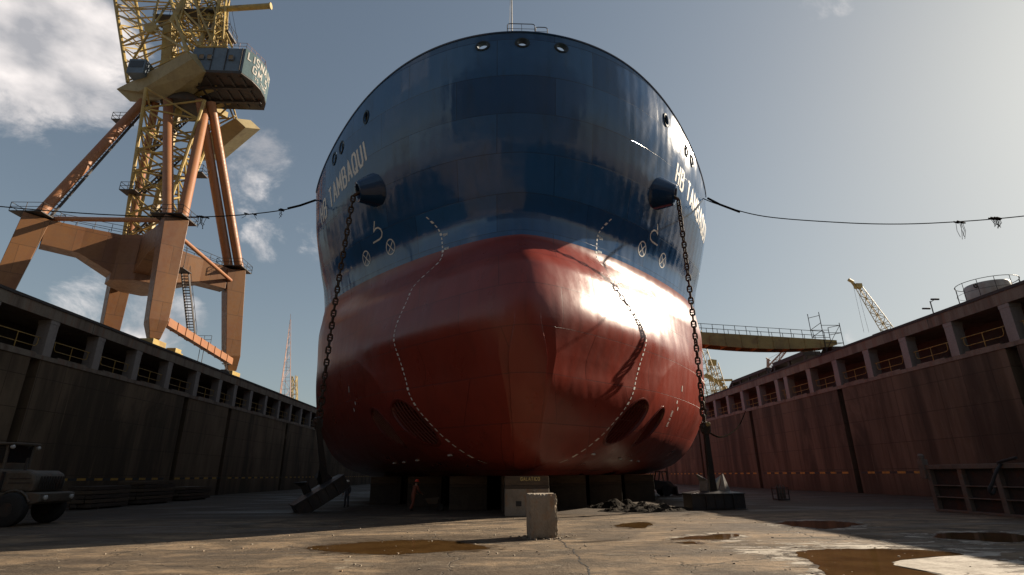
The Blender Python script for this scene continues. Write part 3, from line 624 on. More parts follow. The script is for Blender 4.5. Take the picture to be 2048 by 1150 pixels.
# thruster tunnels with their bar gratings
for sd,yc,zc,ry,rz in THR:
    fn=lambda u,v,o,sd=sd,yc=yc,zc=zc:HY(sd,yc+u,zc+v,min(o,.06))+Vector((-sd*max(0,-o),0,0))
    ring_part('tunnel_rim',fn,ry,rz,M['hull_red'],2.4,lip=.03,wd=.07,n=36)
    mb=MB(); 
    for k in range(-3,4):
        u=k*ry/4; hgt=rz*math.sqrt(1-(u/ry)**2)*.99; N=14; pts=[fn(u,-hgt+2*hgt*i/N,-.06) for i in range(N+1)]; mb.tube(pts,.035,5)
    for v in(-.5,.0,.5):
        wq=ry*math.sqrt(1-v*v)*.98; mb.tube([fn(-wq+2*wq*i/8,v*rz,-.14) for i in range(9)],.03,5)
    mb.build('tunnel_grating',M['hull_red'],ship)
    mb=MB(); c_=HY(sd,yc,zc)+Vector((-sd*2.4,0,0)); mb.prism([c_+Vector((-sd*.35*math.sin(k*math.pi/12)*0,ry*1.05*math.cos(k*math.pi/12),rz*1.05*math.sin(k*math.pi/12))) for k in range(24)],(-sd*.6,0,0)); mb.build('tunnel_back',M['stripe_black'],ship)  # black plate added so the tunnel interior reads dark
# hawse bosses that carry the chains
def boss(side):
    base=Vector((XC+side*9.75,34.35,21.55)); end=Vector((XC+side*11.3,33.7,21.0)); d=(end-base).normalized(); Mx=d.to_track_quat('Z','Y').to_matrix(); L=(end-base).length
    mb=MB(); prof=[(2.1,-1.5),(1.75,-.8),(1.50,-.3),(1.38,.05),(1.34,L*.22),(1.28,L*.27),(.78,L*.96),(.76,L),(.70,L+.05),(.56,L+.02),(.50,L-.12),(.48,L-.9)]
    mb.lathe(prof,base,40,Mx); return mb.build('hawse_boss',M['hull_blue'],ship,smooth=True)
for sd in(-1,1): boss(sd)
# painted marks
def name_fn(side):
    c,s=math.cos(.262),math.sin(.262)
    if side<0: return lambda u,v,o:HP(-1,19.75-u*c+v*s,21.35+u*s+v*c,.012+o)
    return lambda u,v,o:HP(1,13.75+u*c+v*s,22.72-u*s+v*c,.012+o)
for sd in(-1,1):
    mb=MB(); text(mb,'HB TAMBAQUI',1.42,.205,name_fn(sd),sp=.30,widen=.86,ln=7.95); mb.build('ship_name',M['white'],ship)
for sd in(-1,1):
    for a in(10.85,13.95):
        mb=MB(); fn=lambda u,v,o:HP(sd,a+u,17.62+v,.012+o); strip(mb,[(.48*math.cos(t*math.pi/16),.48*math.sin(t*math.pi/16)) for t in range(33)],.075,fn,0)
        strip(mb,[(-.32,-.32),(.32,.32)],.07,fn,.004); strip(mb,[(-.32,.32),(.32,-.32)],.07,fn,.008); mb.build('thruster_mark',M['white'],ship)
    mb=MB(); fn=lambda u,v,o:HP(sd,u,v,.012+o); strip(mb,[(12.15,19.5),(12.42,18.93),(12.15,19.05),(11.85,19.03),(11.6,18.88),(11.5,18.66),(11.62,18.45),(11.9,18.36),(12.73,18.32)],.10,fn,0); mb.build('bulbous_bow_mark',M['white'],ship)
    mb=MB(); z=2.75
    k=0
    while z<18.6:
        big=abs((z-2.05)-round(z-2.05))<.12
        fn=lambda u,v,o:HY(sd,32.6+u,v,.012+o); strip(mb,[(0,z),(0,z+.17)],.06 if not big else .11,fn,0); z+=.30; k+=1
    for n_,zz in(('14M',16.05),('15M',17.05)):
        fn=lambda u,v,o:HP(sd,u,v,.012+o); s,b_,A=_t(zz-EYE); a0=float(np.interp(32.6-float(Y0(zz-EYE)),s,A)); f2=(lambda u,v,o:HP(1,a0+.12+u,zz+v,.014+o)) if sd>0 else (lambda u,v,o:HP(-1,a0-.12+.0-u+.0,zz+v,.014+o)); text(mb,n_,.17,.035,f2,sp=.28)
    mb.build('frame_line_mark',M['white'],ship)
    mb=MB(); fn=(lambda u,v,o:HP(1,14.2+u*.35+v,5.2+u*.5-v*.0,.012+o)) if sd>0 else (lambda u,v,o:HP(-1,15.2+u*.35-v,5.9+u*.5,.012+o))
    if sd>0:
        for k in range(13):
            if k in(4,7): continue
            strip(mb,[(k*.16,-.16),(k*.16,.16)],.05,fn,0)
    for q in((15.7,6.7),(15.9,6.3)): strip(mb,[(q[0],q[1]),(q[0]+.12,q[1]+.2)],.12,lambda u,v,o:HP(sd,u,v,.012+o),0)
    mb.build('small_hull_writing',M['white'],ship)
    for a,z in((5.3,3.26),(8.95,3.07),(12.3,2.97),(10.8,3.0)):
        mb=MB(); p=HP(sd,a,z,.04); q=HP(sd,a+.35,z,.04); mb.bar(p,q,.13,.1); mb.build('anode',M['zinc'],ship,bevel=.02)
    mb=MB(); strip(mb,[(16.9,7.6),(16.95,8.0)],.13,lambda u,v,o:HP(sd,u,v,.03),0); mb.build('anode',M['zinc'],ship)
# bow rail and jack staff
mb=MB(); y=26.95; z=28.62
def hoop(x0,x1,h,mids):
    mb.tube([(x0,y,z),(x0,y,z+h-.15),(x0+.05,y,z+h-.04),(x0+.17,y,z+h),(x1-.17,y,z+h),(x1-.05,y,z+h-.04),(x1,y,z+h-.15),(x1,y,z)],.028,6)
    for m_ in mids: mb.tube([(x0,y,z+m_),(x1,y,z+m_)],.016,5)
hoop(.98,2.75,.98,(.58,.18)); hoop(2.79,3.56,.74,(.38,)); mb.tube([(1.9,y,z+.1),(1.9,y,z+.98)],.014,5); mb.build('bow_rail',M['steel_dark'],ship)
mb=MB(); mb.tube([(1.28,y+.15,27.5),(1.28,y+.15,34)],.045,8,r2=.03); mb.tube([(1.12,y+.15,28.9),(1.22,y+.15,33.5)],.012,4); mb.build('jack_staff',M['cream'],ship)
# unseen block added behind the forecastle to shade the left wall; aft house and funnel
mb=MB(); mb.b2((-8,48,24),(11.8,165,31.1))
for yy in range(51,165,12): mb.b2((-8.3,yy,24),(12.1,yy+.5,31.3))
mb.build('added_shade_block',M['deck_paint'],ship)
mb=MB(); mb.b2((-12,178,24),(16,200,42)); mb.b2((-14.5,176,39),(18.3,186,42.2)); mb.build('accommodation_block',M['cream'],ship)
mb=MB(); mb.b2((-1,202,24),(5,208,47)); mb.build('funnel',M['hull_blue'],ship)
# ------------------------------------------------------------------ anchors and chains
def link_mesh():
    mb=MB(); d=.062; a=.235; rr_=.135; pts=[]
    for k in range(9): t=math.pi*k/8; pts.append((rr_*math.cos(t),0,a-rr_+rr_*math.sin(t)+.0))
    for k in range(9): t=math.pi+math.pi*k/8; pts.append((rr_*math.cos(t),0,-a+rr_+rr_*math.sin(t)))
    pts.append(pts[0]); mb.tube(pts,d,8,caps=False); mb.tube([(-rr_,0,0),(rr_,0,0)],.036,6); return mb
def chain(name,label,p0,p1,sag):
    t=thing(name,label,'chain',p1,0,None); p0=Vector(p0);p1=Vector(p1); n=int(round((p0-p1).length/.415)); first=None
    for i in range(n):
        u=(i+.5)/n; q=p0.lerp(p1,u); off=Vector(sag)*math.sin(math.pi*u); q+=off; tg=(p1-p0)/n+Vector(sag)*math.cos(math.pi*u)*math.pi/n
        if first is None: first=link_mesh().build('link',M['chain'],t,smooth=True,world=False); o=first
        else: o=first.copy(); COL.objects.link(o)
        qt=tg.to_track_quat('Z','Y'); o.rotation_mode='QUATERNION'; 
        from mathutils import Quaternion
        o.rotation_quaternion=qt@Quaternion((0,0,1),(i%2)*math.pi/2+.25*math.sin(i*.7)+.3); o.location=q-p1; sc=(1.2 if i>=n-4 else 1.0); o.scale=(sc,sc,1.0 if sc==1 else 1.12)
    # swivel and shackle at the lower end
    return t
ar_top=Vector((13.53,34.25,5.15)); al_top=Vector((-10.95,35.6,5.7))
cR=chain('anchor_chain','rust brown studded chain hanging from the hawse boss on the right bow',(13.52,33.95,20.75),ar_top,(.05,-.05,0))
cL=chain('anchor_chain','rust brown studded chain hanging from the hawse boss on the left bow',(-9.72,33.9,20.75),al_top,(-.12,0,0))
for c,sd in((cR,1),(cL,-1)):
    mb=MB(); P0=Vector((XC+sd*10.6,33.82,21.25)); P1=Vector((XC+sd*11.6,33.9,20.8)); mb.tube([P0,P0.lerp(P1,.6)+Vector((0,0,.06)),P1],.12,8); mb.build('upper_length',M['chain'],c)
def anchor(name,label,loc,rz,tilt,shank_top,recline=0,fl='fluke'):
    t=thing(name,label,'anchor',loc,rz); 
    Rm=Matrix.Rotation(recline,3,'Y')
    def X(mb): mb.v=[tuple(Rm@Vector(v)) for v in mb.v]; return mb
    mb=MB(); W=1.66
    # crown: shallow drum with bowed front and a slightly domed top plate
    front=[(-W+2*W*k/12,-.75-.22*math.sin(math.pi*k/12)) for k in range(13)]; back=[(W-2*W*k/12,.75+.22*math.sin(math.pi*k/12)) for k in range(13)]
    poly=[(x,y,.06) for x,y in front+back]; mb.prism(poly,(0,0,.80))
    top=[(x*1.03,y*1.06) for x,y in front+back]; n=len(top); vs=[(x,y,.86) for x,y in top]+[(x,y,.93) for x,y in top]+[(x*.5,y*.5,1.06) for x,y in top]
    mb.add(vs,[(i,(i+1)%n,n+(i+1)%n,n+i) for i in range(n)]+[(n+i,n+(i+1)%n,2*n+(i+1)%n,2*n+i) for i in range(n)]+[tuple(range(2*n,3*n))])
    for x in(-.85,-.28,.28,.85): mb.b2((x-.03,-1.03,.05),(x+.03,-.78,.85))
    mb.b2((-W*1.02,-.9,0),(W*1.02,.9,.06))
    X(mb).build('crown',M['anchor'],t,world=False,bevel=.015)
    for s in(-1,1):
        mb=MB(); b0=[(s*.38,-.10,.97),(s*.66,-.42,.97),(s*1.12,-.16,.97),(s*.80,.24,.97)]; tip=[(s*.66,-.16,2.06),(s*.70,-.2,2.06),(s*.74,-.16,2.06),(s*.70,-.12,2.06)]
        if s<0: b0=[(-.36,-.28,.97),(-.52,-.44,.97),(-.86,-.05,.97),(-.52,.18,.97)]; tip=[(-1.04,-.32,2.06),(-1.07,-.34,2.07),(-1.09,-.30,2.06),(-1.05,-.28,2.06)]; mid=[(-.36,-.30,1.72),(-.42,-.44,1.70),(-.80,-.05,1.60),(-.5,.12,1.7)]
        else: mid=None
        if mid: mb.add(b0+mid+tip,[(0,1,5,4),(1,2,6,5),(2,3,7,6),(3,0,4,7),(4,5,9,8),(5,6,10,9),(6,7,11,10),(7,4,8,11),(8,9,10,11),(3,2,1,0)])
        else:
            mb.add(b0+tip,[(0,1,5,4),(1,2,6,5),(2,3,7,6),(3,0,4,7),(4,5,6,7),(3,2,1,0)]); mb.add([(.30,.30,.97),(.42,.18,.97),(.66,-.05,2.0),(.18,-.12,1.72),(.22,-.2,1.5)],[(0,1,2,3),(0,3,4,1),(1,4,2),(2,4,3)])
        X(mb).build('fluke',M[fl],t,world=False)
    st=Vector(shank_top); b0=Vector((.02,0,.95))
    mb=MB(); mb.bar(b0,st,.42,.34,.27,.24,up=(0,1,0)); mb.build('shank',M['anchor'],t,world=False,bevel=.03)
    mb=MB(); d=(st-b0).normalized(); a=st-d*.28
    mb.bar(a,a+d*.75,.44,.34,.34,.3,up=(0,1,0)); mb.box(st+d*.1,(.62,.20,.5)); mb.tube([st+Vector((-.18,-.3,.16)),st+Vector((-.18,.3,.16))],.11,12); mb.build('shackle',M['steel_dark'],t,world=False,bevel=.03)
    return t
anchor('ship_anchor','big anchor standing upright on the floor at the right with pale grey flukes',(13.95,35.35,0),.02,0,(-.42,-1.1,4.7))
anchor('ship_anchor','dark anchor in the shade at the left lying tilted under the left chain',(-10.6,37.2,.55),.5,0,(-1.1,-1.2,4.7),recline=-.55,fl='anchor')  # left flukes get the darker anchor paint to deepen their shade
mb=MB(); mb.lathe([(.14,0),(.14,.10),(.1,.12)],(13.62,33.95,5.0),16,Matrix.Rotation(math.pi/2,3,'X')); 
tag(mb.build('brass_disc',basic('brass_disc_paint',(.35,.26,.10),.4)),'small yellow disc hanging by the shackle above the right anchor','tag')
# ------------------------------------------------------------------ blocks
def keel_block(label,loc,rz=0,w=2.4,d=1.5,group=None,hc=1.38):
    t=thing('keel_block',label,'block',loc,rz,group); mb=MB(); mb.b2((-w/2,-d/2,0),(w/2,d/2,hc)); mb.build('concrete_base',M['concrete'],t,world=False,bevel=.03)
    mb=MB(); mb.b2((-w/2-.01,-d/2-.01,hc+.005),(w/2+.01,d/2+.01,hc+.17)); mb.build('lower_timber',M['timber2'],t,world=False,bevel=.015)
    mb=MB(); mb.b2((-w/2,-d/2,hc+.175),(w/2,d/2,2.04)); mb.build('timber_cap',M['timber'],t,world=False,bevel=.015); return t
fb=keel_block('front keel block with GALATICO painted in yellow on its timber cap',(2.03,31.8,0))
mb=MB(); text(mb,'GALATICO',.17,.030,lambda u,v,o:Vector((-.34+u,-.765-o,1.80+v)),sp=.28,widen=.95); mb.build('painted_word',M['gold_paint'],fb,world=False)
mb=MB(); mb.b2((-.62,-.757,.50),(-.32,-.752,.76)); mb.build('hole_plate',M['stripe_black'],fb,world=False)
M['concrete_']=M['concrete']; M['concrete']=basic('shade_dark_block_concrete',(.065,.052,.04),.9,sc=1.4,dirt=(.03,.025,.02),amt=.6)  # block concrete darkened to carry the shade under the hull
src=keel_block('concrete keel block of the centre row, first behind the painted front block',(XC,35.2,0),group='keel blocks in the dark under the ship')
dup(src,(.15,63,0),label='extra block added off line left of the centre row to cover the bright floor beyond')  # added block covers the sunlit floor showing beyond the ship
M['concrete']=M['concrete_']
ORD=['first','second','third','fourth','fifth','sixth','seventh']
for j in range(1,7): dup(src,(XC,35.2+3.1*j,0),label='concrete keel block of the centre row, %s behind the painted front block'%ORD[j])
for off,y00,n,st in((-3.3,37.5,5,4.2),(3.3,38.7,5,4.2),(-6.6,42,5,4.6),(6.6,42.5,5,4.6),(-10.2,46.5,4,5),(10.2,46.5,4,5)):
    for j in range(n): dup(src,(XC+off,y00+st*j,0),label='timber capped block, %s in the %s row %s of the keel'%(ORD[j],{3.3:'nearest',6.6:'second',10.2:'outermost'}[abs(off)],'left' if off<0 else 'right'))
# chipped concrete bollard block in front
t=thing('concrete_block','chipped rust stained concrete block standing alone in front of the bow','block',(1.86,20.75,0))
bm=bmesh.new(); bmesh.ops.create_cube(bm,size=1); bmesh.ops.subdivide_edges(bm,edges=bm.edges,cuts=22,use_grid_fill=True)
from mathutils import noise as MN
for v in bm.verts:
    p=v.co.copy(); e=sorted([abs(abs(c)-.5) for c in p])   # distance to the cube's edges
    ed=max(0,1-(e[1])/.07); n1=MN.noise(p*9)+.5*MN.noise(p*25); k=max(0,ed*(.45+n1*.9))
    wx=1+.02*MN.noise(p*3); v.co=Vector((p.x*1.0*wx,p.y*1.0,p.z*1.46)); c=Vector((0,0,v.co.z*.0)); dr=Vector((p.x,p.y,0)); 
    if abs(p.x)>.3 and p.x>0 and ed>0: k*=1.9
    v.co-=Vector((p.x,p.y,p.z))*.10*max(0,k); v.co+=Vector(p).normalized()*.006*MN.noise(p*30); v.co.z+=.73
me=bpy.data.meshes.new('block_body'); bm.to_mesh(me); bm.free(); me.materials.append(M['concrete']); o=bpy.data.objects.new('block_body',me); COL.objects.link(o); o.parent=t
t.rotation_euler=(0,0,R(2.5))
mb=MB(); mb.tube([(-.32,-.2,1.44),(-.3,-.22,1.56),(-.25,-.2,1.52)],.018,6); mb.tube([(-.18,.1,1.44),(-.15,.12,1.55)],.015,6); mb.build('bent_rebar',M['chain'],t,world=False)
rb=random.Random(3); mb=MB()
for k in range(90):
    a=rb.uniform(0,6.28); rr2=.5+abs(rb.gauss(0,.16)); s_=rb.uniform(.012,.05); mb.box((1.86+math.cos(a)*rr2*1.1,20.75+math.sin(a)*rr2*1.15,s_*.4),(s_*1.6,s_*1.2,s_),rz=rb.uniform(0,3))
tag(mb.build('concrete_rubble',M['concrete']),'small concrete crumbs scattered round the foot of the lone block','rubble',kind='stuff')
# mud heap
def heap(name,label,cx,cy,rx,ry,h,seed,nx=90,ny=50):
    bm=bmesh.new(); vs=[]
    for j in range(ny+1):
        for i in range(nx+1):
            u=-1+2*i/nx;v=-1+2*j/ny; d=max(0,1-(u*u+v*v)); q=Vector((u*rx*1.1+seed,v*ry*1.1,seed)); z=h*(d**.7)*(.35+.65*abs(MN.noise(q*.8))*1.6)+(.13*MN.noise(q*2)+.05*MN.noise(q*7)+.03*MN.noise(q*16))*min(1,d*4)
            vs.append(bm.verts.new((cx+u*rx+.06*MN.noise(q*5),cy+v*ry,max(-.03,z-.02 if d>0 else -.03))))
    for j in range(ny):
        for i in range(nx):
            a=j*(nx+1)+i; bm.faces.new((vs[a],vs[a+1],vs[a+nx+2],vs[a+nx+1]))
    me=bpy.data.meshes.new(name); bm.to_mesh(me); bm.free(); me.materials.append(M['mud']); o=bpy.data.objects.new(name,me); COL.objects.link(o); return tag(o,label,'mud heap')
heap('mud_heap','low heap of dark wet mud on the floor left of the upright anchor',9.3,34.2,2.9,1.4,.45,2.)
heap('mud_heap','smaller far heap of dark mud behind the first one under the hull',8.6,38.0,2.2,1.4,.6,5.)
# ------------------------------------------------------------------ the big quay crane on the left
cr=thing('portal_crane','huge orange and yellow quay crane with grey blue machine house standing on the left quay','crane',(-45.3,67,15))
V=Vector
cor={'A':(V((-37.6,58.8,30.6)),V((-36.4,57.9,15.3))),'B':(V((-37.4,74.2,30.2)),V((-36.5,76.6,15.3))),'C':(V((-53.2,74.2,30.6)),V((-54.4,76.6,15.3))),'D':(V((-53.6,59.0,30.8)),V((-54.8,57.9,15.3)))}
HUB=V((-45.3,66.7,31.3))
for k,(t,b) in cor.items():
    mb=MB(); kz=18.2; q=b.lerp(t,(kz-b.z)/(t.z-b.z)); d=(HUB-t); d.z=0; d.normalize()
    mb.bar(t+V((0,0,.2)),q,2.5,2.5,1.9,1.9,up=(d.x,d.y,0)); mb.bar(q,b+V((0,0,.9)),1.92,1.92,1.0,1.0,up=(d.x,d.y,0)); mb.build('leg',M['orange'],cr,bevel=.04)
    mb=MB(); h=t+d*1.0; tp=h+V((0,0,.12)); bt=h-V((0,0,3.0)); T2=V((HUB.x,HUB.y,31.2))-d*2.4; B2=V((HUB.x,HUB.y,25.6))-d*2.4; x=d.cross(V((0,0,1)))
    vs=[]
    for top,bot,w_ in((tp,bt,1.05),(h.lerp(T2,.45)+V((0,0,.1)),bt.lerp(B2,.45)+V((0,0,.9)),1.1),(T2,B2,1.5)): vs+=[top+x*w_,top-x*w_,bot-x*w_,bot+x*w_]
    mb.add(vs,[(0,1,2,3)]+[(a+i,a+(i+1)%4,a+4+(i+1)%4,a+4+i) for a in(0,4) for i in range(4)]+[(8,9,10,11)]); mb.build('portal_arm',M['orange'],cr,bevel=.03)
    mb=MB(); mb.box(b+V((0,0,.45)),(1.5,2.4,.7)); mb.box(b+V((0,0,-.0)),(1.0,3.0,.5)); mb.build('bogie',M['yellow'],cr,bevel=.05)
    # platform with rails at the corner head
    mb=MB(); c=t+V((0,0,.45)); mb.box(c,(3.6,3.4,.12)); cc=[c+V((sx*1.8,sy*1.7,0)) for sx,sy in((-1,-1),(1,-1),(1,1),(-1,1),(-1,-1))]; railing(mb,cc,1.1,.035,1.8); mb.build('corner_platform',M['steel_dark'],cr)
mb=MB(); mb.prism([HUB+V((a,b,-6.2)) for a,b in((-3.2,-1.5),(-1.5,-3.2),(1.5,-3.2),(3.2,-1.5),(3.2,1.5),(1.5,3.2),(-1.5,3.2),(-3.2,1.5))],(0,0,6.1)); mb.build('portal_hub',M['orange'],cr,bevel=.05)
for a,b in(('A','D'),('A','B')):
    t1,t2=cor[a][0],cor[b][0]; mb=MB()
    if b=='D': mb.tube([t1+V((0,.6,.6)),t2+V((0,.6,.6))],.28,10)
    else: mb.tube([t1+V((.3,1.2,-1.2)),t2+V((.3,-.8,-1.6))],.26,10)
    mb.build('portal_tie',M['orange_tube'],cr,smooth=True)
# walk rails along two arms
for k in 'DB':
  for s in(-1,1):
    mb=MB()
    t=cor[k][0]; d=(HUB-t); d.z=0; d.normalize(); x=d.cross(V((0,0,1)));
    railing(mb,[t+d*2+x*s*.95+V((0,0,.2)),HUB-d*2.6+x*s*1.2+V((0,0,.1))],1.1,.035,1.7)
    mb.build('arm_rail',M['steel_dark'],cr)
# girder between the two quay side feet and its stair
mb=MB(); ga=V((-36.3,59.2,18.6)); gb=V((-36.4,75.6,17.4)); mb.bar(ga,gb,.7,.9); 
for i in range(1,9): p=ga.lerp(gb,i/9); mb.box(p,(.86,.10,1.0))
mb.bar(ga+V((0,0,-.3)),ga+V((0,-1.6,-1.6)),.18,.18); mb.build('foot_girder',M['orange_tube'],cr)
mb=MB(); s0=V((-37.2,62.4,25.6)); s1=V((-37.0,66.2,18.4))
for s in(-.42,.42):
    mb.bar(s0+V((s,0,0)),s1+V((s,0,0)),.07,.28)
    mb.tube([s0+V((s,0,1.0)),s1+V((s,0,1.0))],.03,5)
    for i in range(6): p=s0.lerp(s1,i/5)+V((s,0,0)); mb.tube([p,p+V((0,0,1.0))],.025,5)
for i in range(24): p=s0.lerp(s1,i/23); mb.box(p,(.84,.26,.05))
mb.box(s0+V((0,-.9,0)),(1.5,2.0,.08)); mb.box(s1+V((0,1.4,-.1)),(1.8,3.0,.1)); railing(mb,[s1+V((-.9,0,0)),s1+V((-.9,2.8,0)),s1+V((.9,2.8,0))],1.05,.03,1.0)
mb.tube([s0+V((.2,-.9,0)),s0+V((.2,-.9,3))],.04,5); mb.tube([s1+V((.4,2.4,0)),s1+V((.4,2.4,-3))],.04,5); mb.tube([s1+V((-.2,2.6,0)),s1+V((-.2,2.6,-3))],.04,5); mb.build('stair',M['steel_dark'],cr)
# big tubular struts
tops={'A':[(-46.06,64.86,53.00),(-41.45,66.26,53.00)],'B':[(-41.65,64.94,53.00),(-40.35,65.45,53.00)],'C':[(-48.67,66.32,53.50)],'D':[(-49.65,65.58,53.50)]}
for k,l in tops.items():
    for i,tp in enumerate(l):
        b=cor[k][0]+V((0,0,.4)); b+= V((-.6,-.2,0)) if (len(l)>1 and i==0) else (V((.7,.3,0)) if len(l)>1 else V((0,0,0)))
        mb=MB(); mb.tube([b,V(tp)],.60 if k!='C' else .5,16); mb.build('strut',M['orange_tube'],cr,smooth=True)
mb=MB(); b=cor['D'][0]+V((.9,.5,.4)); tp=V((-49.32,66.34,53.50)); mb.tube([b,tp],.16,6)
d=(tp-b)
for i in range(40): p=b.lerp(tp,i/40); mb.tube([p,p+V((-.7,-.2,.25))],.05,4,caps=False)
mb.build('strut_ladder',M['steel_dark'],cr)
# inner yellow lattice tower
mb=MB(); Pm=lattice(mb,(-45.6,66.4,31),(-45.0,66.6,52.5),(3.6,3.6),(7.2,7.2),7,.22,.13,side=(1,.3,0),nn=7,kind='x')
mb.tube([(-45.3,66.5,31),(-45.3,66.5,52.5)],.45,8)
mb.build('inner_tower',M['yellow'],cr)
for (x,y,z) in((-46.60,63.16,37.00),(-51.53,64.97,49.00),(-40.00,65.32,41.00)):
    mb=MB();    mb.box((x,y,z),(2.0,1.6,.12)); railing(mb,[V((x+a,y+b_,z)) for a,b_ in((-1,-.8),(1,-.8),(1,.8),(-1,.8),(-1,-.8))],1.1,.035,1.2); mb.build('tower_landing',M['steel_dark'],cr)
for i in range(3):
    mb=MB()
    p=V((-46.6,65,31+6.8*i)); q=V((-43.6,66.5,37.6+6.8*i)); 
    for s in(-.3,.3): mb.bar(p+V((0,s,0)),q+V((0,s,0)),.06,.22); mb.tube([p+V((0,s,1)),q+V((0,s,1))],.03,4)
    for k in range(18): c=p.lerp(q,k/17); mb.box(c,(.22,.6,.05))
    mb.build('tower_stair',M['steel_dark'],cr)
mb=MB(); mb.lathe([(2.7,0),(3.0,.4),(3.0,1.1),(2.7,1.4)],(-44.8,66.8,52.6),36); mb.build('slewing_ring',M['steel_dark'],cr,smooth=True)
# turntable frame
mb=MB()
for p,q in(((-48.5,68.5,54.9),(-39,64.2,55.1)),((-48,71.5,54.9),(-39,67.5,55.1)),((-49,67,54.9),(-45,73,54.9)),((-45.5,64,54.9),(-41,71,54.9))): mb.bar(p,q,.7,.9)
mb.build('turntable_frame',M['yellow'],cr)
def chull(name,pts,mat,par=cr,bevel=.05):
    bm=bmesh.new(); 
    for p in pts: bm.verts.new(p)
    bmesh.ops.convex_hull(bm,input=bm.verts); me=bpy.data.meshes.new(name); bm.to_mesh(me); bm.free(); me.materials.append(mat); o=bpy.data.objects.new(name,me); COL.objects.link(o); o.parent=par; o.location=-par.location
    if bevel: m_=o.modifiers.new('bevel','BEVEL'); m_.width=bevel; m_.segments=1; m_.limit_method='ANGLE'; m_.angle_limit=R(12)
    return o
fp=[(-53.59,64.91,54.60),(-41.65,60.03,57.00),(-39.42,60.98,54.60),(-46.06,64.25,52.60),(-51.55,65.30,52.80),(-49.54,63.74,53.30),(-40.70,60.01,55.90)]
def cw(front,faces,push):
    n=len(front); mb=MB(); vs=[V(p) for p in front]; bk=[p+V(push) for p in vs]; rim=[0,1,2,3,4]
    fs=[tuple(f) for f in faces]+[(rim[i],rim[(i+1)%5],n+rim[(i+1)%5],n+rim[i]) for i in range(5)]+[tuple(n+i for i in rim)]
    mb.add(vs+bk,fs); return mb.build('counterweight',M['beige'],cr)
cw(fp,[(0,1,6,5),(5,6,2,3),(0,5,3,4)],(1.2,2.6,1.6))
fp=[(-38.50,68.94,53.00),(-37.34,70.13,52.20),(-45.54,76.45,50.60),(-48.37,77.27,50.80),(-47.29,74.13,52.00)]
chull('counterweight',[V(p) for p in fp]+[V(p)+V((1.0,2.6,1.6)) for p in fp],M['beige'])
mb=MB()
for a,b in(((470,236,53),(450,215,55)),((478,240,53),(462,216,55)),((390,292,52.5),(450,217,55))):
    pass
for p,q in(((-38.76,69.19,53.00),(-39.99,69.40,55.40)),((-38.42,69.42,53.00),(-39.38,69.38,55.40)),((-45.51,72.82,52.60),(-39.96,69.00,55.00)),((-41.46,70.59,52.90),(-42.59,69.08,55.00)),((-44.55,72.05,52.80),(-38.44,68.73,53.20)),((-44.63,70.40,53.60),(-39.56,69.50,53.40))): mb.tube([p,q],.13,5)
mb.build('counterweight_bracing',M['yellow'],cr)
# machine house with bowed end
plan=[(-41.6,61.2),(-34.6,61.4),(-33.75,62.9),(-33.35,64.6),(-33.4,66.3),(-33.8,67.8),(-34.6,69.3),(-43.0,69.1)]
mb=MB(); mb.prism([(x,y,55.15) for x,y in plan],(0,0,3.9)); mb.build('machine_house',M['house'],cr,bevel=.03)
mb=MB(); mb.prism([(x,y,54.75) for x,y in plan],(0,0,.4)); 
for i in range(5): mb.b2((-41.5+i*1.6,62,54.55),(-41.2+i*1.6,68.6,54.75))
mb.b2((-42,64,54.4),(-34.2,64.4,54.75)); mb.b2((-42,67,54.4),(-34.2,67.4,54.75)); mb.build('house_floor',M['steel_dark'],cr)
ep=[plan[i] for i in range(1,7)]; mb=MB(); vs=[]; 
cx_=sum(p[0] for p in ep)/6-3; cy_=65.4
def ef(u,v,o):
    # u = arc length from the near corner, v = height
    d=0
    for (a,b) in zip(ep,ep[1:]):
        a=V((a[0],a[1],0));b=V((b[0],b[1],0)); L=(b-a).length
        if u<=d+L or b.xy==V(ep[-1]).xy:
            t=(u-d)/L; p=a.lerp(b,t); n=(b-a).cross(V((0,0,1))).normalized(); return p+n*(.03+o)+V((0,0,v))
        d+=L
tot=sum((V(b)-V(a)).length for a,b in zip(ep,ep[1:]))
N=10; mb=MB(); us=[0]; d=0
for a,b in zip(ep,ep[1:]): d+=(V(b)-V(a)).length; us.append(d-1e-4)
vs=[];
for u in us: vs+= [ef(u,54.9,0),ef(u,59.15,0)]
mb.add(vs,[(2*i,2*i+2,2*i+3,2*i+1) for i in range(len(us)-1)]); mb.build('house_end_panel',M['house_end'],cr)
mb=MB(); text(mb,'LISNAVE',1.15,.20,lambda u,v,o:ef(.5+u,57.6+v,.06+o),sp=.36,ln=6.3); text(mb,'GM 5',1.15,.20,lambda u,v,o:ef(1.5+u,56.05+v,.06+o),sp=.4,ln=4.0); text(mb,'75 TONS',.50,.09,lambda u,v,o:ef(2.0+u,55.2+v,.06+o),sp=.36,ln=3.2); mb.build('house_lettering',M['sign_white'],cr)
for x in(-40.3,-39.2,-36.3):
    f_=MB(); f_.b2((x-.32,61.10,56.9),(x+.32,61.2+(x+41.6)*.03,57.6)); o=f_.build('window',M['winglass'],cr); g_=MB(); 
    for a,b in(((x-.38,61.06,56.85),(x-.32,61.14,57.65)),((x+.32,61.06,56.85),(x+.38,61.14,57.65)),((x-.32,61.06,57.6),(x+.32,61.14,57.66)),((x-.32,61.06,56.84),(x+.32,61.14,56.9))): g_.b2(a,b)
    g_.build('window_frame',M['house'],o,world=False)
mb=MB(); railing(mb,[(-41.4,61.4,59.1),(-34.7,61.6,59.1),(-33.5,65,59.1),(-34.7,69.1,59.1)],1.1,.03,1.0); mb.build('roof_rail',M['redlattice'],cr)
mb=MB()
for x in(-38.9,-37.0): mb.b2((x-.03,61.17,55.2),(x+.03,61.3,59.0))
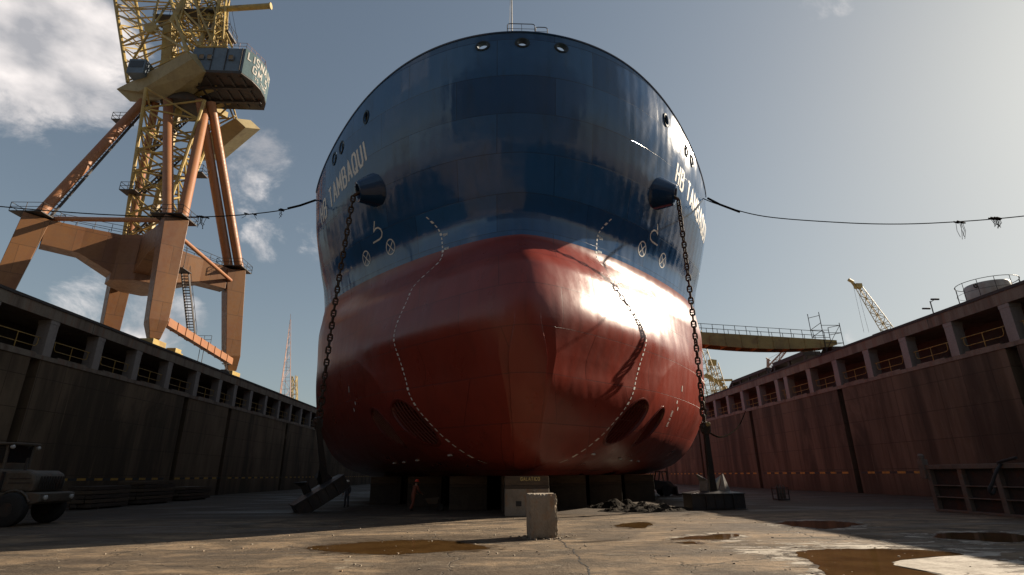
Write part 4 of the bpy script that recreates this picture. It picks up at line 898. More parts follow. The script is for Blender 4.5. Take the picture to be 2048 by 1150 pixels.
mb.b2((-35.0,61.2,55.2),(-34.9,61.42,59.0)); mb.build('panel_seam',M['steel_dark'],cr)
# luffing jib
mb=MB(); J1=V((-52.48,65.19,56.00)); K1=V((-60.05,67.68,74.00)); J2=V((-41.68,60.22,57.00)); K2=V((-50.55,66.47,73.00)); off=V((1.6,3.2,.3)); e1=J1.lerp(K1,1.9); e2=J2.lerp(K2,1.9)
ch=[(J1,e1),(J1+off,e1+off),(J2,e2),(J2+off,e2+off)]
for a,b in ch: mb.tube([a,b],.26,8)
for i in range(14):
    t=i/14; t2=(i+1)/14
    for (a,b),(c,d) in((ch[0],ch[1]),(ch[2],ch[3])):
        mb.tube([a.lerp(b,t),c.lerp(d,t2)] if i%2 else [c.lerp(d,t),a.lerp(b,t2)],.11,5,caps=False); mb.tube([a.lerp(b,t),c.lerp(d,t)],.09,5,caps=False)
nd=V((-49.27,62.66,63.50))
for px_ in((J1,.12),(J1,.45),(J1,.8),(J1,1.1),(J2,.05),(J2,.6),(J2,1.0),(J2,1.5)):
    a=px_[0]; b=K1 if a is J1 else K2; mb.tube([nd,a.lerp(b,px_[1])],.17,6)
    mb.tube([nd+off*.8,a.lerp(b,px_[1])+off],.12,6)
mb.lathe([(.9,-.25),(.9,.25)],nd,16,Matrix.Rotation(math.pi/2,3,'X'))
n2=nd+(K1-J1)*1.0
for t in(1.05,1.5,1.85): mb.tube([n2,J1.lerp(K1,t)],.16,6); mb.tube([n2,J2.lerp(K2,t)],.16,6)
for t in(.02,.22,.42,.62,.85,1.1,1.35,1.6,1.88): mb.tube([J1.lerp(K1,t)+off*.5,J2.lerp(K2,t)+off*.5],.13,6); mb.tube([J1.lerp(K1,t),J2.lerp(K2,t)],.10,5)
for t in(.22,.62,1.1): mb.tube([J1.lerp(K1,t)+off,J2.lerp(K2,t-.2)],.10,5); mb.tube([J1.lerp(K1,t-.2),J2.lerp(K2,t)+off],.10,5)
mb.build('jib',M['yellow'],cr)
# mast above the turntable: central post, A-frame, platforms, boom tip tube
mb=MB(); mb.bar((-46.2,65.0,54),(-48.2,64.4,66),1.9,1.6,1.2,1.2); mb.bar((-48.0,64.6,66),(-45,66,84),.9,.9); mb.box((-46.5,65,55.4),(3.4,3,1.6)); mb.build('central_post',M['yellow'],cr,bevel=.04)
mb=MB()
A=[((-41.00,61.21,59.00),(-43.34,65.52,70.00)),((-39.96,61.71,59.50),(-42.21,65.29,72.00)),((-43.66,62.54,60.00),(-48.99,65.50,72.00)),((-42.80,61.24,62.00),(-41.00,61.21,59.00)),((-37.59,61.32,59.20),(-42.51,65.76,72.50)),((-43.34,65.52,70.00),(-38.80,62.49,62.00)),((-46.91,64.50,69.00),(-42.12,62.53,63.50)),((-41.00,61.21,59.00),(-37.23,61.42,59.30)),((-42.32,63.34,66.00),(-40.56,63.28,66.00)),((-44.33,62.47,63.00),(-39.31,62.31,63.00)),((-43.34,65.52,70.00),(-44.53,65.36,72.00)),((-37.86,61.44,59.30),(-41.29,65.26,72.00)),((-36.60,61.40,59.30),(-39.28,63.13,64.00)),((-46.87,62.51,65.00),(-41.95,61.34,59.00)),((-45.56,64.48,71.00),(-38.82,61.24,59.00))]
for i,(p,q) in enumerate(A): mb.tube([p,q],.30 if i in(0,1) else .16,7)
lattice(mb,(-38.15,61.10,59.50),(-42.35,66.21,73.00),1.3,1.1,9,.09,.06,side=(1,0,0),nn=4)
lattice(mb,(-44,66,56),(-46,68,86),(5,5),(4,4),8,.16,.11,side=(1,.2,0),nn=5,kind='x')
lattice(mb,(-40,64.5,59.5),(-47,66,78),(3,3),(1.5,1.5),7,.12,.08,side=(1,.2,0),nn=5)
mb.build('mast_frame',M['yellow'],cr)
mb=MB(); mb.tube([(-44.60,65.46,70.00),(-33.85,64.29,70.00)],.42,16); mb.lathe([(.5,-.1),(.5,.1)],(-33.85,64.29,70.00),16,Matrix.Rotation(math.pi/2,3,'Y')); mb.build('outrigger_tube',M['yellow'],cr,smooth=True)
for (px1,px2,hz) in(((-46.98,64.50,69.00),(-42.01,64.35,69.00),3.5),((-42.53,62.91,63.50),(-38.47,62.79,63.50),2.5),((-51.20,64.61,68.00),(-47.60,64.78,68.00),2.5)):
    a=V(px1);b=V(px2); mb=MB(); u=(b-a); n_=V((-u.y,u.x,0)).normalized()*hz; mb.add([a,b,b+n_,a+n_]+[p+V((0,0,.3)) for p in(a,b,b+n_,a+n_)],[(0,1,2,3),(4,5,6,7),(0,1,5,4),(1,2,6,5),(2,3,7,6),(3,0,4,7)])
    railing(mb,[a+V((0,0,.3)),b+V((0,0,.3)),b+n_+V((0,0,.3))],1.1,.035,1.2); mb.build('service_platform',M['steel_dark'],cr)
mb=MB(); 
for p,q in(((-42.47,67.13,74.00),(-36.08,61.18,59.20)),((-41.83,67.11,74.00),(-35.59,61.17,59.20))): mb.tube([p,q],.03,4)
mb.build('hoist_cable',M['rope'],cr)
mb=MB(); a=V((-49.79,63.18,56.00)); mb.box(a+V((.3,0,.3)),(2.3,2.2,2.4)); mb.build('driver_cab',M['house'],cr,bevel=.05); mb=MB(); mb.box(a+V((.3,-1.12,.6)),(1.8,.06,1.1)); mb.build('cab_window',M['glass'],cr)
# quay side bits beside the crane
mb=MB(); mb.b2((-36.4,60.4,15),(-35.3,61.6,15.9)); mb.b2((-36.2,61.7,15),(-35.5,62.4,15.6)); tag(mb.build('mooring_bollard',M['yellow'],bevel=.08),'yellow bollard block on the quay edge beside the crane foot','bollard')
t=thing('valve_stand','small dark valve stand with a wheel on the left quay before the far crane foot','valve',(-35.3,72.3,15)); mb=MB(); mb.b2((-35.7,71.9,15),(-34.9,72.7,15.6)); mb.tube([(-35.3,72.3,15.6),(-35.3,72.3,16.4)],.07,6); mb.build('stand',M['steel_dark'],t); mb=MB(); c=V((-35.3,72.3,16.4)); mb.tube([c+V((.5*math.cos(i*math.pi/8),.5*math.sin(i*math.pi/8),0)) for i in range(17)],.04,5); mb.tube([c-V((.5,0,0)),c+V((.5,0,0))],.03,4); mb.build('wheel',M['grey'],t)
# ------------------------------------------------------------------ distant cranes
def far_mast(name,label,parts,mat):
    base=V(parts[0][0]); t=thing(name,label,'crane',(base.x,base.y,15)); return t
t=thing('lattice_crane','distant slender pink grey lattice crane rising behind the left dock wall','crane',(-82,220,15))
mb=MB(); lattice(mb,(-81,220,15),(-294.52,771.41,220.00),5.6,1.0,16,.22,.11,side=(1,0,0),nn=4); mb.tube([(-294.52,771.41,220.00),(-283.71,740.17,220.00)],.25,5); mb.build('mast',M['redlattice'],t)
mb=MB(); lattice(mb,(-76.5,221,15),(-79.78,221.00,40.86),2.2,1.6,7,.2,.12,side=(1,0,0),nn=4); mb.build('stub_mast',M['yellow'],t)
mb=MB(); mb.tube([(-84.20,220.00,64.24),(-82.35,220.00,31.08)],.06,3); mb.build('cable',M['rope'],t)
t=thing('lattice_crane','distant yellow luffing jib leaning left above the right dock wall','crane',(160,200,15))
mb=MB(); a=V((159.94,200.00,49.06)); b=V((149.59,200.00,73.61)); lattice(mb,a,b,(3.6,3.6),(1.6,1.6),14,.2,.10,side=(1,0,.5),nn=4); mb.bar(b+V((-.4,0,-1)),V((146.98,200.00,75.99)),1.1,1.2,.6,.6); mb.box(b,(2.4,2,1.8)); mb.tube([V((146.23,200.00,76.42)),V((147.88,200.00,75.34))],.7,6); mb.build('jib',M['yellow'],t)
mb=MB(); mb.tube([(147.68,200.00,74.47),(147.57,200.00,54.10)],.05,3); mb.tube([(149.12,200.00,69.74),(149.61,200.00,54.10)],.05,3); mb.build('cable',M['rope'],t)
mb=MB(); mb.b2((156,197,15),(168,206,42)); lattice(mb,(162,200,15),(164,200,52),6,5,8,.3,.15,side=(1,0,0),nn=4); mb.build('tower',M['yellow'],t)
t=thing('lattice_crane','distant yellow crane half hidden behind the hull at the far end of the right wall','crane',(86,200,15))
mb=MB(); lattice(mb,(83.38,200.00,27.95),(79.34,200.00,53.97),(5.5,5.5),(4,4),9,.18,.09,side=(1,0,.3),nn=4); mb.build('jib',M['yellow'],t)
mb=MB(); lattice(mb,(86.62,200.00,27.94),(84.82,200.00,41.56),(4.2,4.2),(3.4,3.4),7,.2,.10,side=(1,0,.3),nn=4); mb.bar((83.76,200.00,42.33),(86.24,200.00,41.94),2.2,2); mb.tube([(83.98,200.00,35.24),(91.72,200.00,35.42)],.45,6); mb.bar((81.55,200.00,37.34),(87.98,200.00,33.54),1.4,1.2); mb.box((88.53,200.00,32.03),(1.5,1.5,2)); mb.build('tower',M['yellow'],t)
t=thing('lattice_crane','tiny distant crane with a thin raised jib between the hull and the gangway','crane',(108,230,15))
mb=MB(); lattice(mb,(106.77,200.00,39.61),(115.05,200.00,47.43),(1.8,1.8),(1.0,1.0),10,.14,.09,side=(0,1,0),nn=4); mb.build('jib',M['redlattice'],t)
mb=MB(); mb.bar((105.66,200.00,35.40),(107.04,200.00,43.49),.8,.8); mb.tube([(106.32,200.00,43.88),(107.92,200.00,42.91)],.3,5); mb.tube([(107.04,200.00,43.49),(114.38,200.00,47.03)],.05,3); mb.build('tower',M['redlattice'],t)
# ------------------------------------------------------------------ right quay: gangway, scaffold, tank, covers, lights
gw=thing('gangway','long yellow plated gangway with thin handrails reaching from the right quay to the ship','gangway',(40,60,16))
n=13; a0=V((17.5,60,18.3)); a1=V((40.06,60.00,16.18)); mb=MB()
hts=lambda t:.62+ .95*math.sin(min(1,t*1.0)*math.pi)**.7
top0=V((24.20,60.00,17.48)); top1=V((40.01,60.00,16.54)); dr=(top1-top0)/(top1.x-top0.x); tb=top0+dr*(17.8-top0.x)
pts=[]; N=24
for i in range(N+1):
    t=i/N; p=tb.lerp(top1,t); pts.append((p,hts(t) if t<.98 else .55))
for s in(-.9,.9):
    vs=[]
    for p,h_ in pts: vs+=[p+V((0,s-.05,0)),p+V((0,s+.05,0)),p+V((0,s+.05,-h_)),p+V((0,s-.05,-h_))]
    mb.add(vs,[(4*i+k,4*i+(k+1)%4,4*i+4+(k+1)%4,4*i+4+k) for i in range(N) for k in range(4)]+[(0,1,2,3),(4*N,4*N+1,4*N+2,4*N+3)])
for i in range(0,N+1,2): p,h_=pts[i]; mb.b2((p.x-.05,59.0,p.z-h_+.02),(p.x+.05,60.99,p.z-.02))
mb.build('girder',M['yellow'],gw); mb=MB(); mb.add([tb+V((0,-.9,-.05)),top1+V((0,-.9,-.05)),top1+V((0,.9,-.05)),tb+V((0,.9,-.05))],[(0,1,2,3)]); mb.build('walkway',M['steel_dark'],gw)
mb=MB(); 
for s in(-.9,.9): railing(mb,[tb+V((0,s,0)),top1+V((-1.2,s,0))],1.05,.035,1.35)
mb.build('handrail',M['steel_dark'],gw)
mb=MB(); p=V(top1); mb.box(p+V((.6,0,-.9)),(2.4,1.8,.35)); mb.bar(p+V((-.4,0,-.9)),p+V((-1.2,0,-2.0)),.3,1.2); mb.box(p+V((1.2,0,-1.1)),(3.0,2.2,.16)); mb.build('bearing',M['steel_dark'],gw)
t=thing('scaffold_tower','small dark tube scaffold standing at the quay end of the gangway','scaffold',(41,60,15)); mb=MB()
b=[V((38.6,59.0,15)),V((40.8,59.0,15)),V((40.8,61.2,15)),V((38.6,61.2,15))]; hs_=(4.9,3.6,3.6,5.3)
for p,h_ in zip(b,hs_): mb.tube([p,p+V((0,0,h_))],.045,6)
for z in(1.2,2.4,3.3):
    for i in range(4): mb.tube([b[i]+V((0,0,z)),b[(i+1)%4]+V((0,0,z+(.3 if i%2 else 0)))],.035,5)
mb.tube([b[0]+V((0,0,4.5)),b[3]+V((0,0,4.8))],.035,5); mb.tube([b[0]+V((0,0,.3)),b[1]+V((0,0,3.3))],.03,5); mb.build('tube_frame',M['steel_dark'],t)
tk=thing('storage_tank','grey round steel tank with a ring handrail on the right quay edge','tank',(44.4,43.5,15)); c=V((44.4,43.5,0))
mb=MB(); mb.lathe([(1.45,16.1),(1.63,16.2),(1.68,16.3),(1.68,17.7),(1.6,17.8),(0.01,17.95)],c,48); mb.build('shell',M['tank'],tk,smooth=True)
mb=MB(); mb.lathe([(.5,15),(.5,15.8),(1.6,16.0)],c,24); mb.lathe([(2.3,15.9),(2.3,16.0)],c,40); mb.build('support',M['steel_dark'],tk)
mb=MB(); 
ring=[c+V((2.25*math.cos(i*math.pi/18),2.25*math.sin(i*math.pi/18),17.95)) for i in range(37)]; mb.tube(ring,.03,5); mb.tube([p-V((0,0,.9)) for p in ring],.016,5)
for i in range(0,36,3): mb.tube([ring[i],V((ring[i].x,ring[i].y,16.0))],.025,5)
for an in(3.5,5.9): 
    p=c+V((1.78*math.cos(an),1.78*math.sin(an),17.5)); mb.tube([p+V((.16*math.cos(k*.7),0,.16*math.sin(k*.7))) for k in range(10)],.06,5)
mb.build('ring_rail',M['steel_dark'],tk)
t=thing('floodlight','pair of small dark floodlights on the right quay edge beside the tank','floodlight',(39,52.2,15)); mb=MB(); p=V((38.90,43.67,15.32)); mb.tube([p-V((0,0,.4)),p+V((0,0,1.0))],.05,5); mb.tube([p+V((0,0,.9)),p+V((0,-.6,1.0))],.03,5); mb.build('post',M['steel_dark'],t)
for q in(p+V((0,-.55,1.0)),p+V((0,.6,.5))): mb=MB(); mb.box(q,(.35,.6,.16),M=Matrix.Rotation(.3,3,'X')); mb.build('lamp_head',M['steel_dark'],t,bevel=.04)
def cover(label,y0,y1,h,x=38.9):
    t=thing('steel_ramp',label,'ramp',(x,(y0+y1)/2,15)); mb=MB(); mb.b2((x-.1,y0,15.1+h*.55),(x+2.2,y1,15.1+h)); mb.bar((x+1,y1,15.1+h*.7),(x+1,y1+1.2,15.15),2.2,.3); mb.build('plate',M['cope'],t,bevel=.04); mb=MB()
    k=max(2,int((y1-y0)/2.6))
    for i in range(k+1): yy=y0+(y1-y0)*i/k; mb.b2((x,yy-.18,15.05),(x+.25,yy+.18,15.1+h*.55)); mb.b2((x+1.8,yy-.18,15.05),(x+2.0,yy+.18,15.1+h*.55))
    mb.build('leg',M['cope'],t)
cover('larger dark steel ramp lying on the right quay edge nearest the gangway',64.0,71.5,1.25); cover('smaller dark steel ramp on the right quay edge, farther along than the larger one',73.5,85,1.0)
t=thing('site_cabin','small cream cabin roof peeping over the right quay behind the gangway','cabin',(46,58,15)); mb=MB(); mb.b2((44.2,56,15),(49,58.2,16.9)); mb.build('wall',M['cream'],t); mb=MB(); mb.b2((44.0,55.8,16.9),(49.2,58.4,17.02)); mb.build('roof',M['grey'],t)
# ------------------------------------------------------------------ mooring ropes
def rope(name,label,pts,r=.045,frays=()):
    mb=MB(); P=[V(p) for p in pts]; out=[]
    for i in range(len(P)-1):
        a,b,c,d=P[max(0,i-1)],P[i],P[i+1],P[min(len(P)-1,i+2)]
        for k in range(8): t=k/8; out.append(.5*((2*b)+(-a+c)*t+(2*a-5*b+4*c-d)*t*t+(-a+3*b-3*c+d)*t**3))
    out.append(P[-1]); mb.tube(out,r,6); rb=random.Random(len(label))
    for fpt,n,h in frays:
        fpt=V(fpt)
        for i in range(n):
            q=fpt+V((rb.uniform(-.3,.3),rb.uniform(-.1,.1),0)); mb.tube([q,q+V((rb.uniform(-.15,.15),0,-h*.5)),q+V((rb.uniform(-.3,.3),0,-h*rb.uniform(.6,1)))],.02,4); mb.tube([q+V((-.15,0,.05)),q+V((.2,0,-.06))],.06,5)
    return tag(mb.build(name,M['rope'],smooth=True),label,'rope')
e=HY(1,39.2,23.95,-.2); rope('mooring_rope','frayed dark mooring rope running from the right side of the ship over the right quay',[e,(18.81,38.60,22.92),(21.95,37.80,21.50),(27.28,36.80,20.53),(31.40,36.00,20.05),(35.24,35.00,19.81),(39.27,34.00,19.81),(44.15,33.00,20.17),(58.13,33.00,25.15)],.04,(((35.23,35.00,19.77),5,1.4),((37.52,34.50,19.84),12,.8)))
mb=MB(); mb.tube([(18.03,39.00,23.77),(18.81,38.60,22.96),(20.18,38.20,22.08)],.09,7)
tag(mb.build('rope_sleeve',M['rope'],smooth=True),'thick chafing sleeve wrapped round the right mooring rope near the hull','sleeve')
e=HY(-1,39.9,23.75,-.2); rope('mooring_rope','frayed dark mooring rope running from the left side of the ship across the crane',[e,(-15.54,39.50,22.92),(-16.95,39.20,22.29),(-19.68,38.50,21.50),(-22.98,38.00,21.04),(-27.46,37.20,20.71),(-31.28,36.50,20.59),(-35.51,36.00,20.73),(-41.52,35.00,20.95),(-52.35,35.00,22.87)],.04,(((-22.22,38.00,21.04),7,1.0),((-16.67,39.00,22.24),3,.8),((-18.97,38.60,21.65),2,.4)))
mb=MB(); mb.tube([(-14.39,39.70,23.55),(-15.54,39.50,22.92),(-16.42,39.30,22.53)],.09,7)
tag(mb.build('rope_sleeve',M['rope'],smooth=True),'thick chafing sleeve wrapped round the left mooring rope near the hull','sleeve')
HC=rope('hanging_cable','black cable sagging from the right anchor shackle to the gallery of the right wall',[V((13.75,34.2,4.5)),(14.94,35.50,4.31),(18.14,41.00,4.94),(24.01,52.00,6.54),(38.30,80.51,10.86)],.055); HC.data.materials[0]=M['cable']
# ------------------------------------------------------------------ machine at the left, half out of the frame
t=thing('heavy_tractor','dusty grey heavy tractor with a boxy cab parked in the shade at the left edge','tractor',(-24.4,29.4,0)); X0,Y0_=-24.4,29.4
def W(p): return (p[0]+X0,p[1]+Y0_,p[2])
mb=MB()
prof=[(-2.4,.95),(2.6,.95),(2.95,1.05),(2.95,1.45),(2.5,1.5),(-2.4,1.5)]
mb.prism([W((x,-1.15,z)) for x,z in prof],(0,2.3,0)); mb.build('chassis',M['grey'],t,bevel=.05)
mb=MB(); prof=[(.3,1.5),(2.35,1.5),(2.45,1.95),(2.3,2.35),(2.0,2.5),(.9,2.52),(.3,2.62)]
mb.prism([W((x,-1.0,z)) for x,z in prof],(0,2.0,0)); mb.build('engine_hood',M['grey'],t,bevel=.12)
mb=MB(); prof=[(-2.3,1.5),(.32,1.5),(.30,2.5),(-.2,2.58),(-1.6,2.2),(-2.3,2.2)]; mb.prism([W((x,-1.12,z)) for x,z in prof],(0,2.24,0)); mb.build('rear_body',M['grey'],t,bevel=.06)
mb=MB()
for x in(-1.2,.55):
    for y in(-.75,.75): mb.bar(W((x,y,2.5)),W((x-.05,y,3.72)),.11,.11)
mb.b2(W((-1.2,-.72,2.5)),W((.55,.72,2.85))); mb.build('cab',M['grey'],t,bevel=.02)
mb=MB(); mb.b2(W((-1.15,-.77,2.88)),W((.5,-.75,3.68))); mb.b2(W((.53,-.7,2.88)),W((.55,.7,3.68))); mb.build('cab_window',M['glass'],t)
mb=MB(); mb.b2(W((-1.4,-.92,3.72)),W((.78,.92,3.84))); mb.build('cab_roof',M['grey'],t,bevel=.04)
for y in(-.8,.8):
    mb=MB(); mb.lathe([(.09,0),(.10,.1),(.05,.16)],W((.7,y,3.62)),12,Matrix.Rotation(math.pi/2,3,'Y')); mb.build('work_lamp',M['lens'],t)
for x in(-1.55,1.75):
    for y in(-1.2,1.2):
        mb=MB(); mb.lathe([(.25,-.22),(.62,-.25),(.74,-.18),(.76,0),(.74,.18),(.62,.25),(.25,.22)],W((x,y,.74)),28,Matrix.Rotation(math.pi/2,3,'X')); o=mb.build('wheel',M['rubber'],t,smooth=True)
        mb=MB(); mb.lathe([(.3,-.24),(.32,0),(.3,.24)],W((x,y,.74)),16,Matrix.Rotation(math.pi/2,3,'X')); mb.build('rim',M['steel_dark'],o,world=False)
mb=MB(); mb.b2(W((.9,-1.17,1.55)),W((.94,-1.0,2.45))); mb.b2(W((1.2,-1.02,1.9)),W((2.2,-.99,1.95))); mb.b2(W((1.2,-1.02,2.1)),W((2.2,-.99,2.15))); mb.b2(W((-2.4,-1.25,.55)),W((-.6,-1.1,1.3))); mb.tube([W((1.4,-.5,2.5)),W((1.4,-.5,3.1))],.06,8); mb.build('fittings',M['steel_dark'],t)
mb=MB()
for k in range(9): mb.b2(W((2.46,-.75+k*.18,1.62)),W((2.50,-.68+k*.18,2.22)))
mb.build('grille',M['steel_dark'],t)
for y in(-.85,.85): mb=MB(); mb.lathe([(.11,0),(.12,.08),(.06,.12)],W((2.95,y,1.25)),12,Matrix.Rotation(math.pi/2,3,'Y')); mb.build('headlight',M['lens'],t)
for x in(-1.55,1.75):
    mb=MB(); mb.tube([W((x+.86*math.cos(a*math.pi/8),-1.2,.74+.86*math.sin(a*math.pi/8))) for a in range(1,8)],.05,6); mb.build('mudguard',M['grey'],t)
# timber stacks at the foot of the left wall
rb=random.Random(11)
def stack(label,x,y,L,nl,w):
    t=thing('timber_stack',label,'timber stack',(x,y,0)); 
    for j in range(nl):
        mb=MB()
        for i in range(4):
            o=rb.uniform(-.12,.12); mb.b2((x-w/2+i*w/4+.02,y-L/2+o,.12+j*.30),(x-w/2+(i+1)*w/4-.02,y+L/2+o,.36+j*.30))
        mb.build('timber_layer',M['timber'] if j%2 else M['timber2'],t,bevel=.015)
    for yy in(-L*.3,L*.3): mb=MB(); mb.b2((x-w/2,y+yy-.08,0),(x+w/2,y+yy+.08,.12)); mb.build('bearer',M['timber2'],t)
stack('nearest low stack of old timbers beside the tractor at the left wall',-29.5,44.5,4.2,5,2.0); stack('middle stack of old timbers along the foot of the left wall',-29.8,51,4.6,6,2.2); stack('farthest stack of old timbers along the foot of the left wall',-30.2,58.5,5,4,2.2)
# dark tracked loader under the right bilge
t=thing('compact_loader','small dark wheel loader with an open cab parked behind the right anchor','loader',(16.7,56.5,0)); q=V((16.7,56.5,0))
def Q(x,y,z): return (q.x+x,q.y+y,z)
mb=MB(); mb.prism([Q(x,-.8,z) for x,z in((-1.9,.6),(1.3,.6),(1.5,1.0),(1.2,1.35),(-.4,1.5),(-1.2,2.0),(-1.9,2.0))],(0,1.6,0)); mb.build('body',M['steel_dark'],t,bevel=.05)
mb=MB()
for a,b in(((.0,1.4),(.25,2.3)),((1.0,1.2),(.85,2.25))):
    for y in(-.7,.7): mb.bar(Q(a[0],y,a[1]),Q(b[0],y,b[1]),.09,.09)
mb.b2(Q(.15,-.78,2.26),Q(.95,.78,2.34)); mb.bar(Q(.8,-.75,1.3),Q(1.75,-.75,.75),.12,.16); mb.bar(Q(.8,.75,1.3),Q(1.75,.75,.75),.12,.16); mb.build('cab_frame',M['grey'],t)
for x in(-1.1,.7):
    for y in(-.9,.9): mb=MB(); mb.lathe([(.2,-.15),(.5,-.16),(.52,0),(.5,.16),(.2,.15)],Q(x,y,.52),20,Matrix.Rotation(math.pi/2,3,'X')); mb.build('wheel',M['rubber'],t,smooth=True)
mb=MB(); mb.prism([Q(x,-.95,z) for x,z in((1.6,.9),(1.75,.9),(1.8,.25),(2.5,.15),(2.5,.06),(1.65,.08))],(0,1.9,0)); mb.build('bucket',M['steel_dark'],t)
t=thing('crate','small dark crate of gas bottles on the floor near the right wall','crate',(23.2,44.9,0)); mb=MB(); mb.b2((22.75,44.5,.05),(23.7,45.4,.15))
for x in(22.78,23.67):
    for y in(44.53,45.37): mb.bar((x,y,.1),(x,y,1.0),.06,.06)
for z in(.5,.95): mb.tube([(22.78,44.53,z),(23.67,44.53,z),(23.67,45.37,z),(22.78,45.37,z),(22.78,44.53,z)],.025,4)
mb.build('frame',M['steel_dark'],t)
for x in(22.95,23.2,23.45): mb=MB(); mb.lathe([(.09,.15),(.1,.2),(.1,1.0),(.04,1.12),(.04,1.2)],(x,44.8,0),12); mb.build('gas_bottle',M['grey'],t,smooth=True)
# ribbed steel pontoon at the right edge
t=thing('steel_pontoon','long rusty ribbed steel trough standing on the floor at the right edge','trough',(26.3,26.5,0)); x0=24.9
mb=MB(); mb.b2((x0+.25,18.0,.1),(x0+2.6,31.2,2.2)); mb.b2((x0+.3,18.0,.02),(x0+2.6,31.2,.1)); mb.build('plating',M['steel_dark'],t)
rust=basic('weathered_rib_steel',(.15,.125,.105),.8,rust=(.17,.08,.045),ra=.6,sc=1.5)
mb=MB(); mb.b2((x0-.05,18.0,2.2),(x0+2.7,31.35,2.44)); mb.b2((x0-.02,18.0,0),(x0+.3,31.35,.12)); mb.b2((x0+.02,18,1.32),(x0+.26,31.3,1.38)); mb.b2((x0+.02,18,.72),(x0+.26,31.3,.78)); mb.build('rail',rust,t,bevel=.02)
for yy in(31.25,29.1,26.95,24.4,22.2,20.):
    mb=MB(); mb.b2((x0,yy-.14,.12),(x0+.26,yy+.14,2.2)); mb.build('rib',rust,t,bevel=.015)
mb=MB(); mb.b2((x0-.15,31.3,1.7),(x0+.2,31.7,2.75)); mb.lathe([(.16,0),(.18,.2),(.1,.3)],(x0,31.5,2.75),10); mb.build('lug',rust,t,bevel=.03)
P_=[(25.46,25.50,2.67),(25.11,26.50,2.47),(24.73,26.40,2.36),(24.32,26.30,2.02),(24.01,26.30,1.57),(23.73,26.30,1.23),(23.85,26.30,1.05),(24.11,26.35,1.34)]
P_=[V((min(p[0],x0-.12),p[1],p[2])) for p in P_]
mb=MB(); out=[]
for i in range(len(P_)-1):
    a,b,c,d=P_[max(0,i-1)],P_[i],P_[i+1],P_[min(len(P_)-1,i+2)]
    for k in range(5): u=k/5; out.append(.5*((2*b)+(-a+c)*u+(2*a-5*b+4*c-d)*u*u+(-a+3*b-3*c+d)*u**3))
mb.tube(out,.07,8); tag(mb.build('rubber_hose',M['rubber'],smooth=True),'dark hose hung over the rail of the ribbed steel trough','hose')
